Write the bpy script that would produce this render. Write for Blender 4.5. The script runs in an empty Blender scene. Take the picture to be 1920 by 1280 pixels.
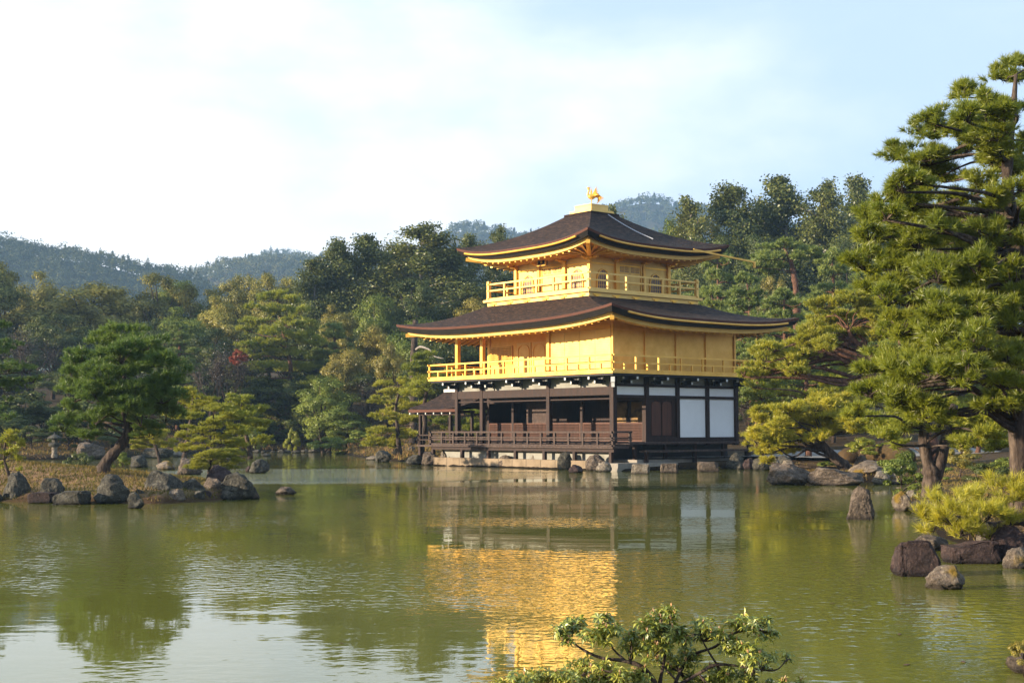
import bpy, math, random
import numpy as np
from mathutils import Matrix, Vector

# ------------------------------------------------------------------ camera
F = 2603.0; PIT = 0.0632; ROL = -0.002; H = 1.85          # pixels of a 1920 px wide frame
scene = bpy.context.scene
COL = scene.collection
cd = bpy.data.cameras.new('camera'); cam = bpy.data.objects.new('camera', cd); COL.objects.link(cam)
cd.sensor_width = 36.0; cd.lens = F / 1920 * 36.0; cd.clip_start = 0.1; cd.clip_end = 3000
cam.matrix_world = Matrix.Translation((0, 0, H)) @ Matrix.Rotation(math.pi / 2 + PIT, 4, 'X') @ Matrix.Rotation(ROL, 4, 'Z')
scene.camera = cam

# ------------------------------------------------------------------ light
SUN_AZ = math.radians(106.0)      # to the left of the view direction (+Y)
SUN_EL = math.radians(12.0)
sd = (-math.sin(SUN_AZ) * math.cos(SUN_EL), math.cos(SUN_AZ) * math.cos(SUN_EL), math.sin(SUN_EL))
sl = bpy.data.lights.new('sun', 'SUN'); sl.energy = 5.0; sl.angle = math.radians(0.5); sl.color = (1.0, 0.84, 0.62)
so = bpy.data.objects.new('sun', sl); COL.objects.link(so)
so.rotation_euler = Vector(sd).to_track_quat('Z', 'Y').to_euler()

world = bpy.data.worlds.new('World'); scene.world = world; world.use_nodes = True
nt = world.node_tree; nt.nodes.clear()
def wn(t, **k):
    n = nt.nodes.new(t)
    for a, b in k.items(): setattr(n, a, b)
    return n
sky = wn('ShaderNodeTexSky', sky_type='NISHITA'); sky.sun_disc = False
sky.sun_elevation = SUN_EL; sky.sun_rotation = -SUN_AZ
sky.air_density = 1.0; sky.dust_density = 0.6; sky.ozone_density = 1.5
tc = wn('ShaderNodeTexCoord')
mp = wn('ShaderNodeMapping'); mp.inputs['Scale'].default_value = (1.0, 1.0, 2.2); mp.inputs['Location'].default_value = (0.35, 0.1, 0.2)
nz = wn('ShaderNodeTexNoise'); nz.inputs['Scale'].default_value = 4.2; nz.inputs['Detail'].default_value = 7; nz.inputs['Roughness'].default_value = 0.55
nt.links.new(tc.outputs['Generated'], mp.inputs['Vector']); nt.links.new(mp.outputs['Vector'], nz.inputs['Vector'])
dt = wn('ShaderNodeVectorMath', operation='DOT_PRODUCT'); dt.inputs[1].default_value = (-0.92, 0.25, -0.62)
nt.links.new(tc.outputs['Generated'], dt.inputs[0])
m1 = wn('ShaderNodeMath', operation='MULTIPLY_ADD'); m1.inputs[1].default_value = 0.55; nt.links.new(dt.outputs['Value'], m1.inputs[0]); nt.links.new(nz.outputs['Fac'], m1.inputs[2])
rp = wn('ShaderNodeMapRange', interpolation_type='SMOOTHSTEP'); rp.inputs['From Min'].default_value = 0.35; rp.inputs['From Max'].default_value = 0.93
nt.links.new(m1.outputs[0], rp.inputs['Value'])
mixc = wn('ShaderNodeMix', data_type='RGBA'); sxyz = wn('ShaderNodeSeparateXYZ'); nt.links.new(tc.outputs['Generated'], sxyz.inputs[0])
el_ = wn('ShaderNodeMapRange', interpolation_type='SMOOTHSTEP'); el_.inputs['From Min'].default_value = 0.36; el_.inputs['From Max'].default_value = 0.62; el_.inputs['To Min'].default_value = 1.0; el_.inputs['To Max'].default_value = 0.05
nt.links.new(sxyz.outputs['Z'], el_.inputs['Value'])           # the cloud bank lies low; overhead the sky is clear
bk_ = wn('ShaderNodeMapRange', interpolation_type='SMOOTHSTEP'); bk_.inputs['From Min'].default_value = -0.5; bk_.inputs['From Max'].default_value = 0.3; bk_.inputs['To Min'].default_value = 0.1; bk_.inputs['To Max'].default_value = 1.0
nt.links.new(sxyz.outputs['Y'], bk_.inputs['Value'])
mq = wn('ShaderNodeMath', operation='MULTIPLY'); nt.links.new(el_.outputs[0], mq.inputs[0]); nt.links.new(bk_.outputs[0], mq.inputs[1])
mq2 = wn('ShaderNodeMath', operation='MULTIPLY'); nt.links.new(mq.outputs[0], mq2.inputs[0]); nt.links.new(rp.outputs['Result'], mq2.inputs[1]); nt.links.new(mq2.outputs[0], mixc.inputs['Factor'])
skym = wn('ShaderNodeMix', data_type='RGBA', blend_type='MIX'); skym.inputs['Factor'].default_value = 0.8
zc = wn('ShaderNodeMix', data_type='RGBA'); zc.inputs['A'].default_value = (3.3, 4.05, 5.4, 1); zc.inputs['B'].default_value = (2.7, 3.7, 4.9, 1)
ze_ = wn('ShaderNodeMapRange'); ze_.inputs['From Min'].default_value = 0.3; ze_.inputs['From Max'].default_value = 0.75; nt.links.new(sxyz.outputs['Z'], ze_.inputs['Value']); nt.links.new(ze_.outputs[0], zc.inputs['Factor'])
nt.links.new(sky.outputs['Color'], skym.inputs['A']); nt.links.new(zc.outputs['Result'], skym.inputs['B'])
nt.links.new(skym.outputs['Result'], mixc.inputs['A']); mixc.inputs['B'].default_value = (6.2, 6.15, 6.2, 1)
bg = wn('ShaderNodeBackground'); bg.inputs['Strength'].default_value = 0.1
nt.links.new(mixc.outputs['Result'], bg.inputs['Color'])
wo = wn('ShaderNodeOutputWorld'); nt.links.new(bg.outputs[0], wo.inputs['Surface'])

scene.view_settings.view_transform = 'Standard'; scene.view_settings.look = 'None'
scene.view_settings.exposure = 1.27; scene.view_settings.gamma = 1.0
scene.render.resolution_x = 1024; scene.render.resolution_y = 682
cy = scene.cycles
cy.max_bounces = 7; cy.diffuse_bounces = 3; cy.glossy_bounces = 3; cy.transmission_bounces = 3; cy.transparent_max_bounces = 6
cy.volume_bounces = 0; cy.caustics_reflective = False; cy.caustics_refractive = False; cy.sample_clamp_indirect = 6
cy.use_denoising = True

# ------------------------------------------------------------------ helpers
R = random.Random(7); NR = np.random.default_rng(11)

def ray(px, py):
    a = px - 960; b = py - 640; c, s = math.cos(ROL), math.sin(ROL)
    u = c * a + s * b; v = -s * a + c * b
    c, s = math.cos(PIT), math.sin(PIT)
    return np.array([u / F, c + s * v / F, s - c * v / F])
def at(px, py, Y):                       # the point of a sight line at distance Y in front of the camera
    d = ray(px, py); return np.array([0, 0, H]) + d * (Y / d[1])
def wat(px, py, z=0.0):                  # where a sight line meets the level z
    d = ray(px, py); return np.array([0, 0, H]) + d * ((z - H) / d[2])

def tag(o, label=None, cat=None, group=None, kind=None):
    if label: o['label'] = label
    if cat: o['category'] = cat
    if group: o['group'] = group
    if kind: o['kind'] = kind
    return o
def empty(name, loc=(0, 0, 0), rz=0.0):
    o = bpy.data.objects.new(name, None); COL.objects.link(o); o.location = loc; o.rotation_euler = (0, 0, rz); o.empty_display_size = 0.3
    return o
def mobj(name, verts, faces, mat, parent=None, smooth=False):
    me = bpy.data.meshes.new(name)
    me.from_pydata(verts if isinstance(verts, list) else np.asarray(verts).tolist(), [], faces if isinstance(faces, list) else np.asarray(faces).tolist())
    if smooth: me.polygons.foreach_set('use_smooth', [True] * len(me.polygons))
    me.materials.append(mat); me.update()
    o = bpy.data.objects.new(name, me); COL.objects.link(o)
    if parent is not None: o.parent = parent
    return o
class MB:
    def __init__(s): s.v = []; s.f = []
    def add(s, v, f):
        n = len(s.v); s.v += [tuple(map(float, p)) for p in v]; s.f += [tuple(int(i) + n for i in q) for q in f]; return s
    def box(s, x0, x1, y0, y1, z0, z1):
        x0, x1 = min(x0, x1), max(x0, x1); y0, y1 = min(y0, y1), max(y0, y1)
        return s.add([(x0, y0, z0), (x1, y0, z0), (x1, y1, z0), (x0, y1, z0), (x0, y0, z1), (x1, y0, z1), (x1, y1, z1), (x0, y1, z1)],
                     [(0, 3, 2, 1), (4, 5, 6, 7), (0, 1, 5, 4), (1, 2, 6, 5), (2, 3, 7, 6), (3, 0, 4, 7)])
    def bar(s, a, b, w, h):              # rectangular bar between two points
        a = Vector(a); b = Vector(b); d = (b - a).normalized()
        up = Vector((0, 0, 1)) if abs(d.z) < 0.95 else Vector((1, 0, 0))
        x = d.cross(up).normalized() * w / 2; y = x.cross(d).normalized() * h / 2
        vs = [p + i * x + j * y for p in (a, b) for i, j in ((-1, -1), (1, -1), (1, 1), (-1, 1))]
        return s.add(vs, [(0, 1, 2, 3), (7, 6, 5, 4), (0, 4, 5, 1), (1, 5, 6, 2), (2, 6, 7, 3), (3, 7, 4, 0)])
    def tube(s, pts, rad, n=8):
        v, f = tube(pts, rad, n); return s.add(v, f)
    def build(s, name, mat, parent=None, smooth=False): return mobj(name, s.v, s.f, mat, parent, smooth)
def tube(pts, rad, n=7, cap=True):
    pts = [Vector(p) for p in pts]; k = len(pts)
    if not hasattr(rad, '__len__'): rad = [rad] * k
    v = []; f = []; x = None
    for i, p in enumerate(pts):
        d = (pts[min(i + 1, k - 1)] - pts[max(i - 1, 0)]).normalized()
        if x is None: x = d.orthogonal().normalized()
        x = (x - d * x.dot(d)).normalized(); y = d.cross(x)
        for j in range(n):
            a = 2 * math.pi * j / n; v.append(tuple(p + (x * math.cos(a) + y * math.sin(a)) * rad[i]))
    for i in range(k - 1):
        for j in range(n):
            a = i * n + j; b = i * n + (j + 1) % n; f.append((a, b, b + n, a + n))
    if cap: f.append(tuple(range(n - 1, -1, -1))); f.append(tuple(range((k - 1) * n, k * n)))
    return v, f
def smooth_path(pts, k=4):               # Catmull-Rom through the points
    P = [np.array(p, float) for p in pts]; P = [2 * P[0] - P[1]] + P + [2 * P[-1] - P[-2]]; out = []
    for i in range(1, len(P) - 2):
        for j in range(k):
            t = j / k; a, b, c, d = P[i - 1:i + 3]
            out.append(0.5 * (2 * b + (c - a) * t + (2 * a - 5 * b + 4 * c - d) * t * t + (3 * b - a - 3 * c + d) * t ** 3))
    out.append(P[-2]); return out

# ------------------------------------------------------------------ materials
def mat(name):
    m = bpy.data.materials.new(name); m.use_nodes = True; t = m.node_tree; t.nodes.clear()
    o = t.nodes.new('ShaderNodeOutputMaterial'); return m, t, o
def N(t, typ, ins=None, **k):
    n = t.nodes.new(typ)
    for a, b in k.items(): setattr(n, a, b)
    for a, b in (ins or {}).items():
        if hasattr(b, 'links') and hasattr(b, 'is_output'): t.links.new(b, n.inputs[a])
        else: n.inputs[a].default_value = b
    return n
def ramp(t, fac, stops):
    n = t.nodes.new('ShaderNodeValToRGB'); t.links.new(fac, n.inputs[0]); e = n.color_ramp.elements
    while len(e) < len(stops): e.new(0.5)
    for q, (p, c) in zip(e, stops): q.position = p; q.color = (*c, 1)
    return n.outputs[0]
def coords(t, scale=(1, 1, 1), which='Object'):
    c = N(t, 'ShaderNodeTexCoord'); return N(t, 'ShaderNodeMapping', {'Vector': c.outputs[which], 'Scale': scale}).outputs[0]
def surf(name, stops, scale=3, detail=6, rough=0.8, metal=0.0, bump=0.3, bscale=None, stretch=(1, 1, 1), spec=0.3, dist=0.02):
    m, t, o = mat(name); v = coords(t, stretch)
    n = N(t, 'ShaderNodeTexNoise', {'Vector': v, 'Scale': scale, 'Detail': detail, 'Roughness': 0.62})
    c = ramp(t, n.outputs['Fac'], stops)
    p = N(t, 'ShaderNodeBsdfPrincipled', {'Base Color': c, 'Roughness': rough, 'Metallic': metal, 'Specular IOR Level': spec})
    if bump:
        n2 = N(t, 'ShaderNodeTexNoise', {'Vector': v, 'Scale': bscale or scale * 4, 'Detail': 5})
        b = N(t, 'ShaderNodeBump', {'Height': n2.outputs['Fac'], 'Strength': bump, 'Distance': dist}); t.links.new(b.outputs[0], p.inputs['Normal'])
    t.links.new(p.outputs[0], o.inputs['Surface']); return m
def leaf_mat(name, stops, trans=0.3, nscale=0.6, gloss=0.03, isl=0.4):
    m, t, o = mat(name)
    g = N(t, 'ShaderNodeNewGeometry'); oi = N(t, 'ShaderNodeObjectInfo')
    n = N(t, 'ShaderNodeTexNoise', {'Vector': g.outputs['Position'], 'Scale': nscale, 'Detail': 3})
    a = N(t, 'ShaderNodeMath', {0: g.outputs['Random Per Island'], 1: isl}, operation='MULTIPLY')
    b = N(t, 'ShaderNodeMath', {0: n.outputs['Fac'], 1: 0.75, 2: a.outputs[0]}, operation='MULTIPLY_ADD')
    d = N(t, 'ShaderNodeMath', {0: oi.outputs['Random'], 1: 0.25, 2: b.outputs[0]}, operation='MULTIPLY_ADD')
    e = N(t, 'ShaderNodeMapRange', {'Value': d.outputs[0], 'From Min': 0.32, 'From Max': 1.2})
    c = ramp(t, e.outputs[0], stops)
    df = N(t, 'ShaderNodeBsdfDiffuse', {'Color': c}); tr = N(t, 'ShaderNodeBsdfTranslucent', {'Color': c})
    mx = N(t, 'ShaderNodeMixShader', {0: trans, 1: df.outputs[0], 2: tr.outputs[0]})
    if gloss:
        gl = N(t, 'ShaderNodeBsdfGlossy', {'Roughness': 0.42, 'Color': (1, 1, 1, 1)})
        mx = N(t, 'ShaderNodeMixShader', {0: gloss, 1: mx.outputs[0], 2: gl.outputs[0]})
    t.links.new(mx.outputs[0], o.inputs['Surface']); return m

M = {}
M['gold'] = surf('gold_leaf', [(0.3, (0.72, 0.365, 0.045)), (0.5, (0.82, 0.445, 0.07)), (0.7, (0.92, 0.54, 0.115))], scale=1.6, detail=8, rough=0.42, metal=0.35, bump=0.12, bscale=9, spec=0.5, dist=0.01)
M['gold_pale'] = surf('gold_leaf_pale', [(0.3, (0.72, 0.44, 0.11)), (0.7, (0.82, 0.54, 0.17))], scale=2, rough=0.45, metal=0.4, bump=0.08, bscale=10)
M['gold_deep'] = surf('gold_leaf_deep', [(0.3, (0.86, 0.44, 0.05)), (0.7, (0.93, 0.52, 0.08))], scale=2, rough=0.38, metal=0.6, bump=0.1, bscale=10)
M['shingle'] = surf('cypress_bark_shingle', [(0.36, (0.0056, 0.0026, 0.0020)), (0.46, (0.0191, 0.0084, 0.0048)), (0.54, (0.0360, 0.0165, 0.0087)), (0.64, (0.0946, 0.0499, 0.0284))], scale=4, detail=10, rough=0.9, bump=1.0, bscale=9, stretch=(0.8, 0.8, 7.0), dist=0.08)
M['shingle_edge'] = surf('shingle_edge', [(0.3, (0.0500, 0.0147, 0.0072)), (0.7, (0.1050, 0.0315, 0.0140))], scale=6, rough=0.7, stretch=(0.4, 0.4, 12))
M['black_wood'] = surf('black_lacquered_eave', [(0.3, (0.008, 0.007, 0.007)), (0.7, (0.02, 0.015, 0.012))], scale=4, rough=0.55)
M['wood'] = surf('dark_brown_timber', [(0.25, (0.0112, 0.0041, 0.0025)), (0.55, (0.0260, 0.0092, 0.0050)), (0.8, (0.0465, 0.0166, 0.0088))], scale=7, rough=0.65, bump=0.3, stretch=(1, 1, 0.25))
M['wood_grey'] = surf('weathered_timber', [(0.25, (0.0279, 0.0165, 0.0130)), (0.55, (0.0620, 0.0385, 0.0302)), (0.8, (0.1240, 0.0853, 0.0676))], scale=8, rough=0.75, bump=0.3)
M['wood_red'] = surf('red_brown_door', [(0.25, (0.0540, 0.0176, 0.0080)), (0.7, (0.1080, 0.0360, 0.0160))], scale=5, rough=0.5, stretch=(1, 1, 0.15))
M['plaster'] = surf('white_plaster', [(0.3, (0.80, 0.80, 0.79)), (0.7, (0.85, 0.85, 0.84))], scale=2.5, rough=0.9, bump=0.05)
M['plaster_grey'] = surf('greyed_plaster', [(0.25, (0.1680, 0.1568, 0.1288)), (0.5, (0.2520, 0.2408, 0.2072)), (0.75, (0.3136, 0.3024, 0.2688))], scale=1.8, detail=8, rough=0.9, bump=0.2)
M['stone_tan'] = surf('tan_cut_stone', [(0.2, (0.0833, 0.0615, 0.0392)), (0.5, (0.2099, 0.1542, 0.0992)), (0.8, (0.2873, 0.2148, 0.1440))], scale=1.7, detail=9, rough=0.9, bump=0.5, bscale=9)
M['stone_slab'] = surf('grey_stone_slab', [(0.25, (0.15, 0.13, 0.11)), (0.6, (0.27, 0.24, 0.20)), (0.8, (0.36, 0.32, 0.27))], scale=1.6, detail=8, rough=0.9, bump=0.4, bscale=9)
M['white_tip'] = surf('white_painted_beam_end', [(0.3, (0.5, 0.5, 0.48)), (0.7, (0.7, 0.7, 0.68))], scale=5)
M['dark_pane'] = surf('paper_pane', [(0.3, (0.15, 0.115, 0.13)), (0.7, (0.21, 0.165, 0.18))], scale=4, rough=0.6)
M['screen'] = surf('painted_screen', [(0.35, (0.06, 0.035, 0.015)), (0.5, (0.24, 0.14, 0.045)), (0.8, (0.32, 0.19, 0.06))], scale=2.2, detail=3, rough=0.7)
M['chain'] = surf('grey_chain', [(0.3, (0.4, 0.4, 0.42)), (0.7, (0.6, 0.6, 0.62))], scale=20, rough=0.5)
def rockmat(name, a, b, c, moss=None):
    m, t, o = mat(name); v = coords(t)
    oi = N(t, 'ShaderNodeObjectInfo')
    vv = N(t, 'ShaderNodeVectorMath', {0: v, 1: oi.outputs['Location']}, operation='ADD').outputs[0]
    n = N(t, 'ShaderNodeTexNoise', {'Vector': vv, 'Scale': 6.5, 'Detail': 10, 'Roughness': 0.7})
    col = ramp(t, n.outputs['Fac'], [(0.28, a), (0.5, b), (0.68, c)])
    n3 = N(t, 'ShaderNodeTexNoise', {'Vector': vv, 'Scale': 30, 'Detail': 5, 'Roughness': 0.7})
    sp = ramp(t, n3.outputs['Fac'], [(0.55, (0, 0, 0)), (0.68, (1, 1, 1))])
    col = N(t, 'ShaderNodeMix', {'Factor': N(t, 'ShaderNodeMath', {0: sp, 1: 0.55}, operation='MULTIPLY').outputs[0], 'A': col, 'B': (min(1, c[0] * 2.0), min(1, c[1] * 2.0), min(1, c[2] * 1.9), 1)}, data_type='RGBA').outputs['Result']
    if moss:
        g = N(t, 'ShaderNodeNewGeometry'); n2 = N(t, 'ShaderNodeTexNoise', {'Vector': vv, 'Scale': 2.0, 'Detail': 4})
        ms = ramp(t, n2.outputs['Fac'], [(0.5, (0, 0, 0)), (0.58, (1, 1, 1))])
        col = N(t, 'ShaderNodeMix', {'Factor': ms, 'A': col, 'B': (*moss, 1)}, data_type='RGBA').outputs['Result']
    gp = N(t, 'ShaderNodeSeparateXYZ', {0: N(t, 'ShaderNodeNewGeometry').outputs['Position']})
    wz = N(t, 'ShaderNodeMath', {0: n3.outputs['Fac'], 1: -0.12, 2: gp.outputs[2]}, operation='MULTIPLY_ADD')
    wet = N(t, 'ShaderNodeMapRange', {'Value': wz.outputs[0], 'From Min': -0.03, 'From Max': 0.05, 'To Min': 0.3, 'To Max': 1.0}).outputs[0]   # damp band where the pond laps
    col = N(t, 'ShaderNodeVectorMath', {0: col, 'Scale': wet}, operation='SCALE').outputs[0]
    p = N(t, 'ShaderNodeBsdfPrincipled', {'Base Color': col, 'Roughness': 0.85, 'Specular IOR Level': 0.3})
    nb = N(t, 'ShaderNodeTexNoise', {'Vector': vv, 'Scale': 15, 'Detail': 9, 'Roughness': 0.7})
    b_ = N(t, 'ShaderNodeBump', {'Height': nb.outputs['Fac'], 'Strength': 1.0, 'Distance': 0.12}); t.links.new(b_.outputs[0], p.inputs['Normal'])
    t.links.new(p.outputs[0], o.inputs['Surface']); return m
M['rock_grey'] = rockmat('grey_boulder', (0.016, 0.015, 0.012), (0.055, 0.049, 0.038), (0.16, 0.145, 0.112))
M['rock_brown'] = rockmat('brown_boulder', (0.030, 0.022, 0.017), (0.10, 0.074, 0.055), (0.24, 0.185, 0.14))
M['rock_pale'] = rockmat('pale_boulder', (0.05, 0.042, 0.034), (0.19, 0.155, 0.12), (0.36, 0.31, 0.25))
M['rock_purple'] = rockmat('purplish_boulder', (0.018, 0.010, 0.010), (0.05, 0.030, 0.028), (0.12, 0.08, 0.072))
M['rock_moss'] = rockmat('mossy_boulder', (0.05, 0.04, 0.03), (0.17, 0.13, 0.10), (0.30, 0.25, 0.19), moss=(0.22, 0.14, 0.02))
M['bark'] = surf('grey_brown_bark', [(0.3, (0.018, 0.012, 0.010)), (0.5, (0.050, 0.035, 0.027)), (0.7, (0.13, 0.095, 0.072))], scale=9, detail=8, rough=0.95, bump=1.0, bscale=14, stretch=(1, 1, 0.3), dist=0.05)
M['bark_red'] = surf('red_pine_bark', [(0.25, (0.04, 0.022, 0.016)), (0.5, (0.10, 0.048, 0.030)), (0.75, (0.22, 0.105, 0.06))], scale=7, detail=8, rough=0.9, bump=0.9, bscale=12, stretch=(1, 1, 0.4), dist=0.05)
M['bark_pale'] = surf('pale_bark', [(0.25, (0.12, 0.10, 0.085)), (0.75, (0.34, 0.30, 0.26))], scale=7, rough=0.9, bump=0.6, stretch=(1, 1, 0.3))
M['pine_dark'] = leaf_mat('dark_pine_needles', [(0.0, (0.0494, 0.0874, 0.0171)), (0.5, (0.1115, 0.1803, 0.0315)), (1.0, (0.2702, 0.3282, 0.0522))], trans=0.4, nscale=0.9)
M['pine_mid'] = leaf_mat('green_pine_needles', [(0.0, (0.1232, 0.1644, 0.0162)), (0.5, (0.2928, 0.3116, 0.0279)), (1.0, (0.5685, 0.5002, 0.0486))], trans=0.5, nscale=0.7)
M['pine_yellow'] = leaf_mat('yellow_green_pine_needles', [(0.0, (0.1792, 0.2063, 0.0225)), (0.5, (0.3741, 0.3532, 0.0315)), (1.0, (0.6429, 0.5173, 0.0423))], trans=0.42, nscale=0.9)
M['pine_far'] = leaf_mat('distant_pine_needles', [(0.0, (0.0998, 0.1440, 0.0323)), (0.5, (0.2016, 0.2500, 0.0519)), (1.0, (0.3612, 0.3730, 0.0731))], trans=0.25, nscale=0.4)
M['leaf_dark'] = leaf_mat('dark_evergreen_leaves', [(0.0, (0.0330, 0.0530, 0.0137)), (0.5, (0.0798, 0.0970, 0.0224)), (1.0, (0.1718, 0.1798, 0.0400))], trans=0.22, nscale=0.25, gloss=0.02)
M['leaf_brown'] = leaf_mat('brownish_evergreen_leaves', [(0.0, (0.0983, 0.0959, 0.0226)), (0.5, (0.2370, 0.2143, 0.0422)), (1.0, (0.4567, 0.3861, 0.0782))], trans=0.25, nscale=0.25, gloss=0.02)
M['leaf_olive'] = leaf_mat('olive_leaves', [(0.0, (0.0776, 0.1085, 0.0202)), (0.5, (0.1886, 0.2264, 0.0353)), (1.0, (0.3619, 0.3631, 0.0562))], trans=0.28, nscale=0.3, gloss=0.02)
M['leaf_gold'] = leaf_mat('yellowing_leaves', [(0.0, (0.1419, 0.1198, 0.0240)), (0.5, (0.2831, 0.2338, 0.0392)), (1.0, (0.4675, 0.3536, 0.0600))], trans=0.3, nscale=0.3, gloss=0.03)
M['leaf_cypress'] = leaf_mat('cypress_sprays', [(0.0, (0.0529, 0.0700, 0.0145)), (0.5, (0.1210, 0.1358, 0.0277)), (1.0, (0.2259, 0.2178, 0.0442))], trans=0.2, nscale=0.3)
M['leaf_grey'] = leaf_mat('greyish_twig_leaves', [(0.0, (0.0300, 0.0248, 0.0200)), (0.5, (0.0780, 0.0605, 0.0500)), (1.0, (0.1680, 0.1320, 0.1100))], trans=0.2, nscale=0.5, gloss=0.03)
M['leaf_red'] = leaf_mat('red_leaves', [(0.0, (0.1200, 0.0225, 0.0112)), (1.0, (0.3000, 0.0675, 0.0300))], trans=0.3)
M['leaf_shrub'] = leaf_mat('glossy_shrub_leaves', [(0.0, (0.0816, 0.1162, 0.0144)), (0.5, (0.2112, 0.2565, 0.0315)), (1.0, (0.4860, 0.4508, 0.0729))], trans=0.25, nscale=6, gloss=0.07, isl=0.8)
M['bud'] = leaf_mat('orange_buds', [(0.0, (0.40, 0.20, 0.08)), (1.0, (0.62, 0.38, 0.18))], trans=0.2)
M['hill_leaf'] = leaf_mat('hill_forest_leaves', [(0.0, (0.05, 0.062, 0.028)), (0.45, (0.11, 0.12, 0.05)), (0.75, (0.20, 0.175, 0.09)), (1.0, (0.30, 0.24, 0.17))], trans=0.2, nscale=0.16, gloss=0, isl=0.3)
M['moss'] = leaf_mat('moss_and_needles', [(0.0, (0.095, 0.105, 0.022)), (0.45, (0.18, 0.135, 0.045)), (1.0, (0.27, 0.145, 0.075))], trans=0.2, nscale=0.7, gloss=0)
def groundmat(name, stops, stops2, s1=0.35, s2=6, bump=0.6):
    m, t, o = mat(name); v = coords(t)
    n = N(t, 'ShaderNodeTexNoise', {'Vector': v, 'Scale': s1, 'Detail': 6, 'Roughness': 0.65}); n2 = N(t, 'ShaderNodeTexNoise', {'Vector': v, 'Scale': s2, 'Detail': 8, 'Roughness': 0.7})
    c = N(t, 'ShaderNodeMix', {'Factor': 0.5, 'A': ramp(t, n.outputs['Fac'], stops), 'B': ramp(t, n2.outputs['Fac'], stops2)}, data_type='RGBA').outputs['Result']
    gp = N(t, 'ShaderNodeSeparateXYZ', {0: N(t, 'ShaderNodeNewGeometry').outputs['Position']})
    wet = N(t, 'ShaderNodeMapRange', {'Value': N(t, 'ShaderNodeMath', {0: n2.outputs['Fac'], 1: -0.2, 2: gp.outputs[2]}, operation='MULTIPLY_ADD').outputs[0], 'From Min': 0.0, 'From Max': 0.22, 'To Min': 0.22, 'To Max': 1.0}).outputs[0]   # damp dark soil along the waterline
    c = N(t, 'ShaderNodeVectorMath', {0: c, 'Scale': wet}, operation='SCALE').outputs[0]
    p = N(t, 'ShaderNodeBsdfPrincipled', {'Base Color': c, 'Roughness': 0.95, 'Specular IOR Level': 0.1})
    b = N(t, 'ShaderNodeBump', {'Height': n2.outputs['Fac'], 'Strength': bump, 'Distance': 0.08}); t.links.new(b.outputs[0], p.inputs['Normal'])
    t.links.new(p.outputs[0], o.inputs['Surface']); return m
M['ground'] = groundmat('forest_floor', [(0.35, (0.03, 0.022, 0.012)), (0.6, (0.085, 0.05, 0.025))], [(0.3, (0.025, 0.022, 0.010)), (0.7, (0.12, 0.075, 0.035))])
M['island'] = groundmat('mossy_island_soil', [(0.38, (0.20, 0.15, 0.045)), (0.5, (0.27, 0.155, 0.07)), (0.62, (0.31, 0.17, 0.095))], [(0.3, (0.11, 0.07, 0.03)), (0.7, (0.38, 0.24, 0.13))], s1=0.6)
M['gravel'] = groundmat('pale_gravel', [(0.35, (0.22, 0.20, 0.18)), (0.6, (0.34, 0.31, 0.28))], [(0.3, (0.18, 0.165, 0.15)), (0.7, (0.40, 0.37, 0.34))], s2=14)
M['hill'] = groundmat('hill_soil', [(0.35, (0.04, 0.04, 0.02)), (0.6, (0.09, 0.075, 0.04))], [(0.3, (0.04, 0.035, 0.02)), (0.7, (0.10, 0.08, 0.045))])
# water: murky olive pond with a rippled, reflecting surface
m, t, o = mat('pond_water'); g = N(t, 'ShaderNodeNewGeometry'); pos = g.outputs['Position']
nm = N(t, 'ShaderNodeTexNoise', {'Vector': N(t, 'ShaderNodeMapping', {'Vector': pos, 'Scale': (0.10, 0.16, 1), 'Location': (3.1, 1.7, 0)}).outputs[0], 'Scale': 1.0, 'Detail': 3})
calm = N(t, 'ShaderNodeMapRange', {'Value': nm.outputs['Fac'], 'From Min': 0.40, 'From Max': 0.62, 'To Min': 0.12, 'To Max': 1.7}, interpolation_type='SMOOTHSTEP').outputs[0]
wv = N(t, 'ShaderNodeTexNoise', {'Vector': N(t, 'ShaderNodeMapping', {'Vector': pos, 'Scale': (5.5, 6.5, 1)}).outputs[0], 'Scale': 1.0, 'Detail': 2, 'Roughness': 0.45})
wv2 = N(t, 'ShaderNodeTexNoise', {'Vector': N(t, 'ShaderNodeMapping', {'Vector': pos, 'Scale': (0.5, 1.0, 1)}).outputs[0], 'Scale': 1.0, 'Detail': 2})
# wind-ruffled patch out in the middle of the pond
px_ = N(t, 'ShaderNodeSeparateXYZ', {0: pos})
by = N(t, 'ShaderNodeMath', {0: px_.outputs[1], 1: 57.0}, operation='SUBTRACT'); by = N(t, 'ShaderNodeMath', {0: by.outputs[0], 1: 9.0}, operation='DIVIDE'); by = N(t, 'ShaderNodeMath', {0: by.outputs[0], 1: 2.0}, operation='POWER')
bx_ = N(t, 'ShaderNodeMath', {0: px_.outputs[0], 1: 9.0}, operation='ADD'); bx_ = N(t, 'ShaderNodeMath', {0: bx_.outputs[0], 1: 9.0}, operation='DIVIDE'); bx_ = N(t, 'ShaderNodeMath', {0: bx_.outputs[0], 1: 2.0}, operation='POWER')
rr = N(t, 'ShaderNodeMath', {0: by.outputs[0], 1: bx_.outputs[0]}, operation='ADD')
rr = N(t, 'ShaderNodeMath', {0: nm.outputs['Fac'], 1: -1.2, 2: rr.outputs[0]}, operation='MULTIPLY_ADD')
wind = N(t, 'ShaderNodeMapRange', {'Value': rr.outputs[0], 'From Min': -0.25, 'From Max': 0.75, 'To Min': 1.0, 'To Max': 0.0}, interpolation_type='SMOOTHSTEP').outputs[0]
amp = N(t, 'ShaderNodeMath', {0: wind, 1: 26.0, 2: calm}, operation='MULTIPLY_ADD').outputs[0]
hh = N(t, 'ShaderNodeMath', {0: wv.outputs['Fac'], 1: amp}, operation='MULTIPLY')
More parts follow.
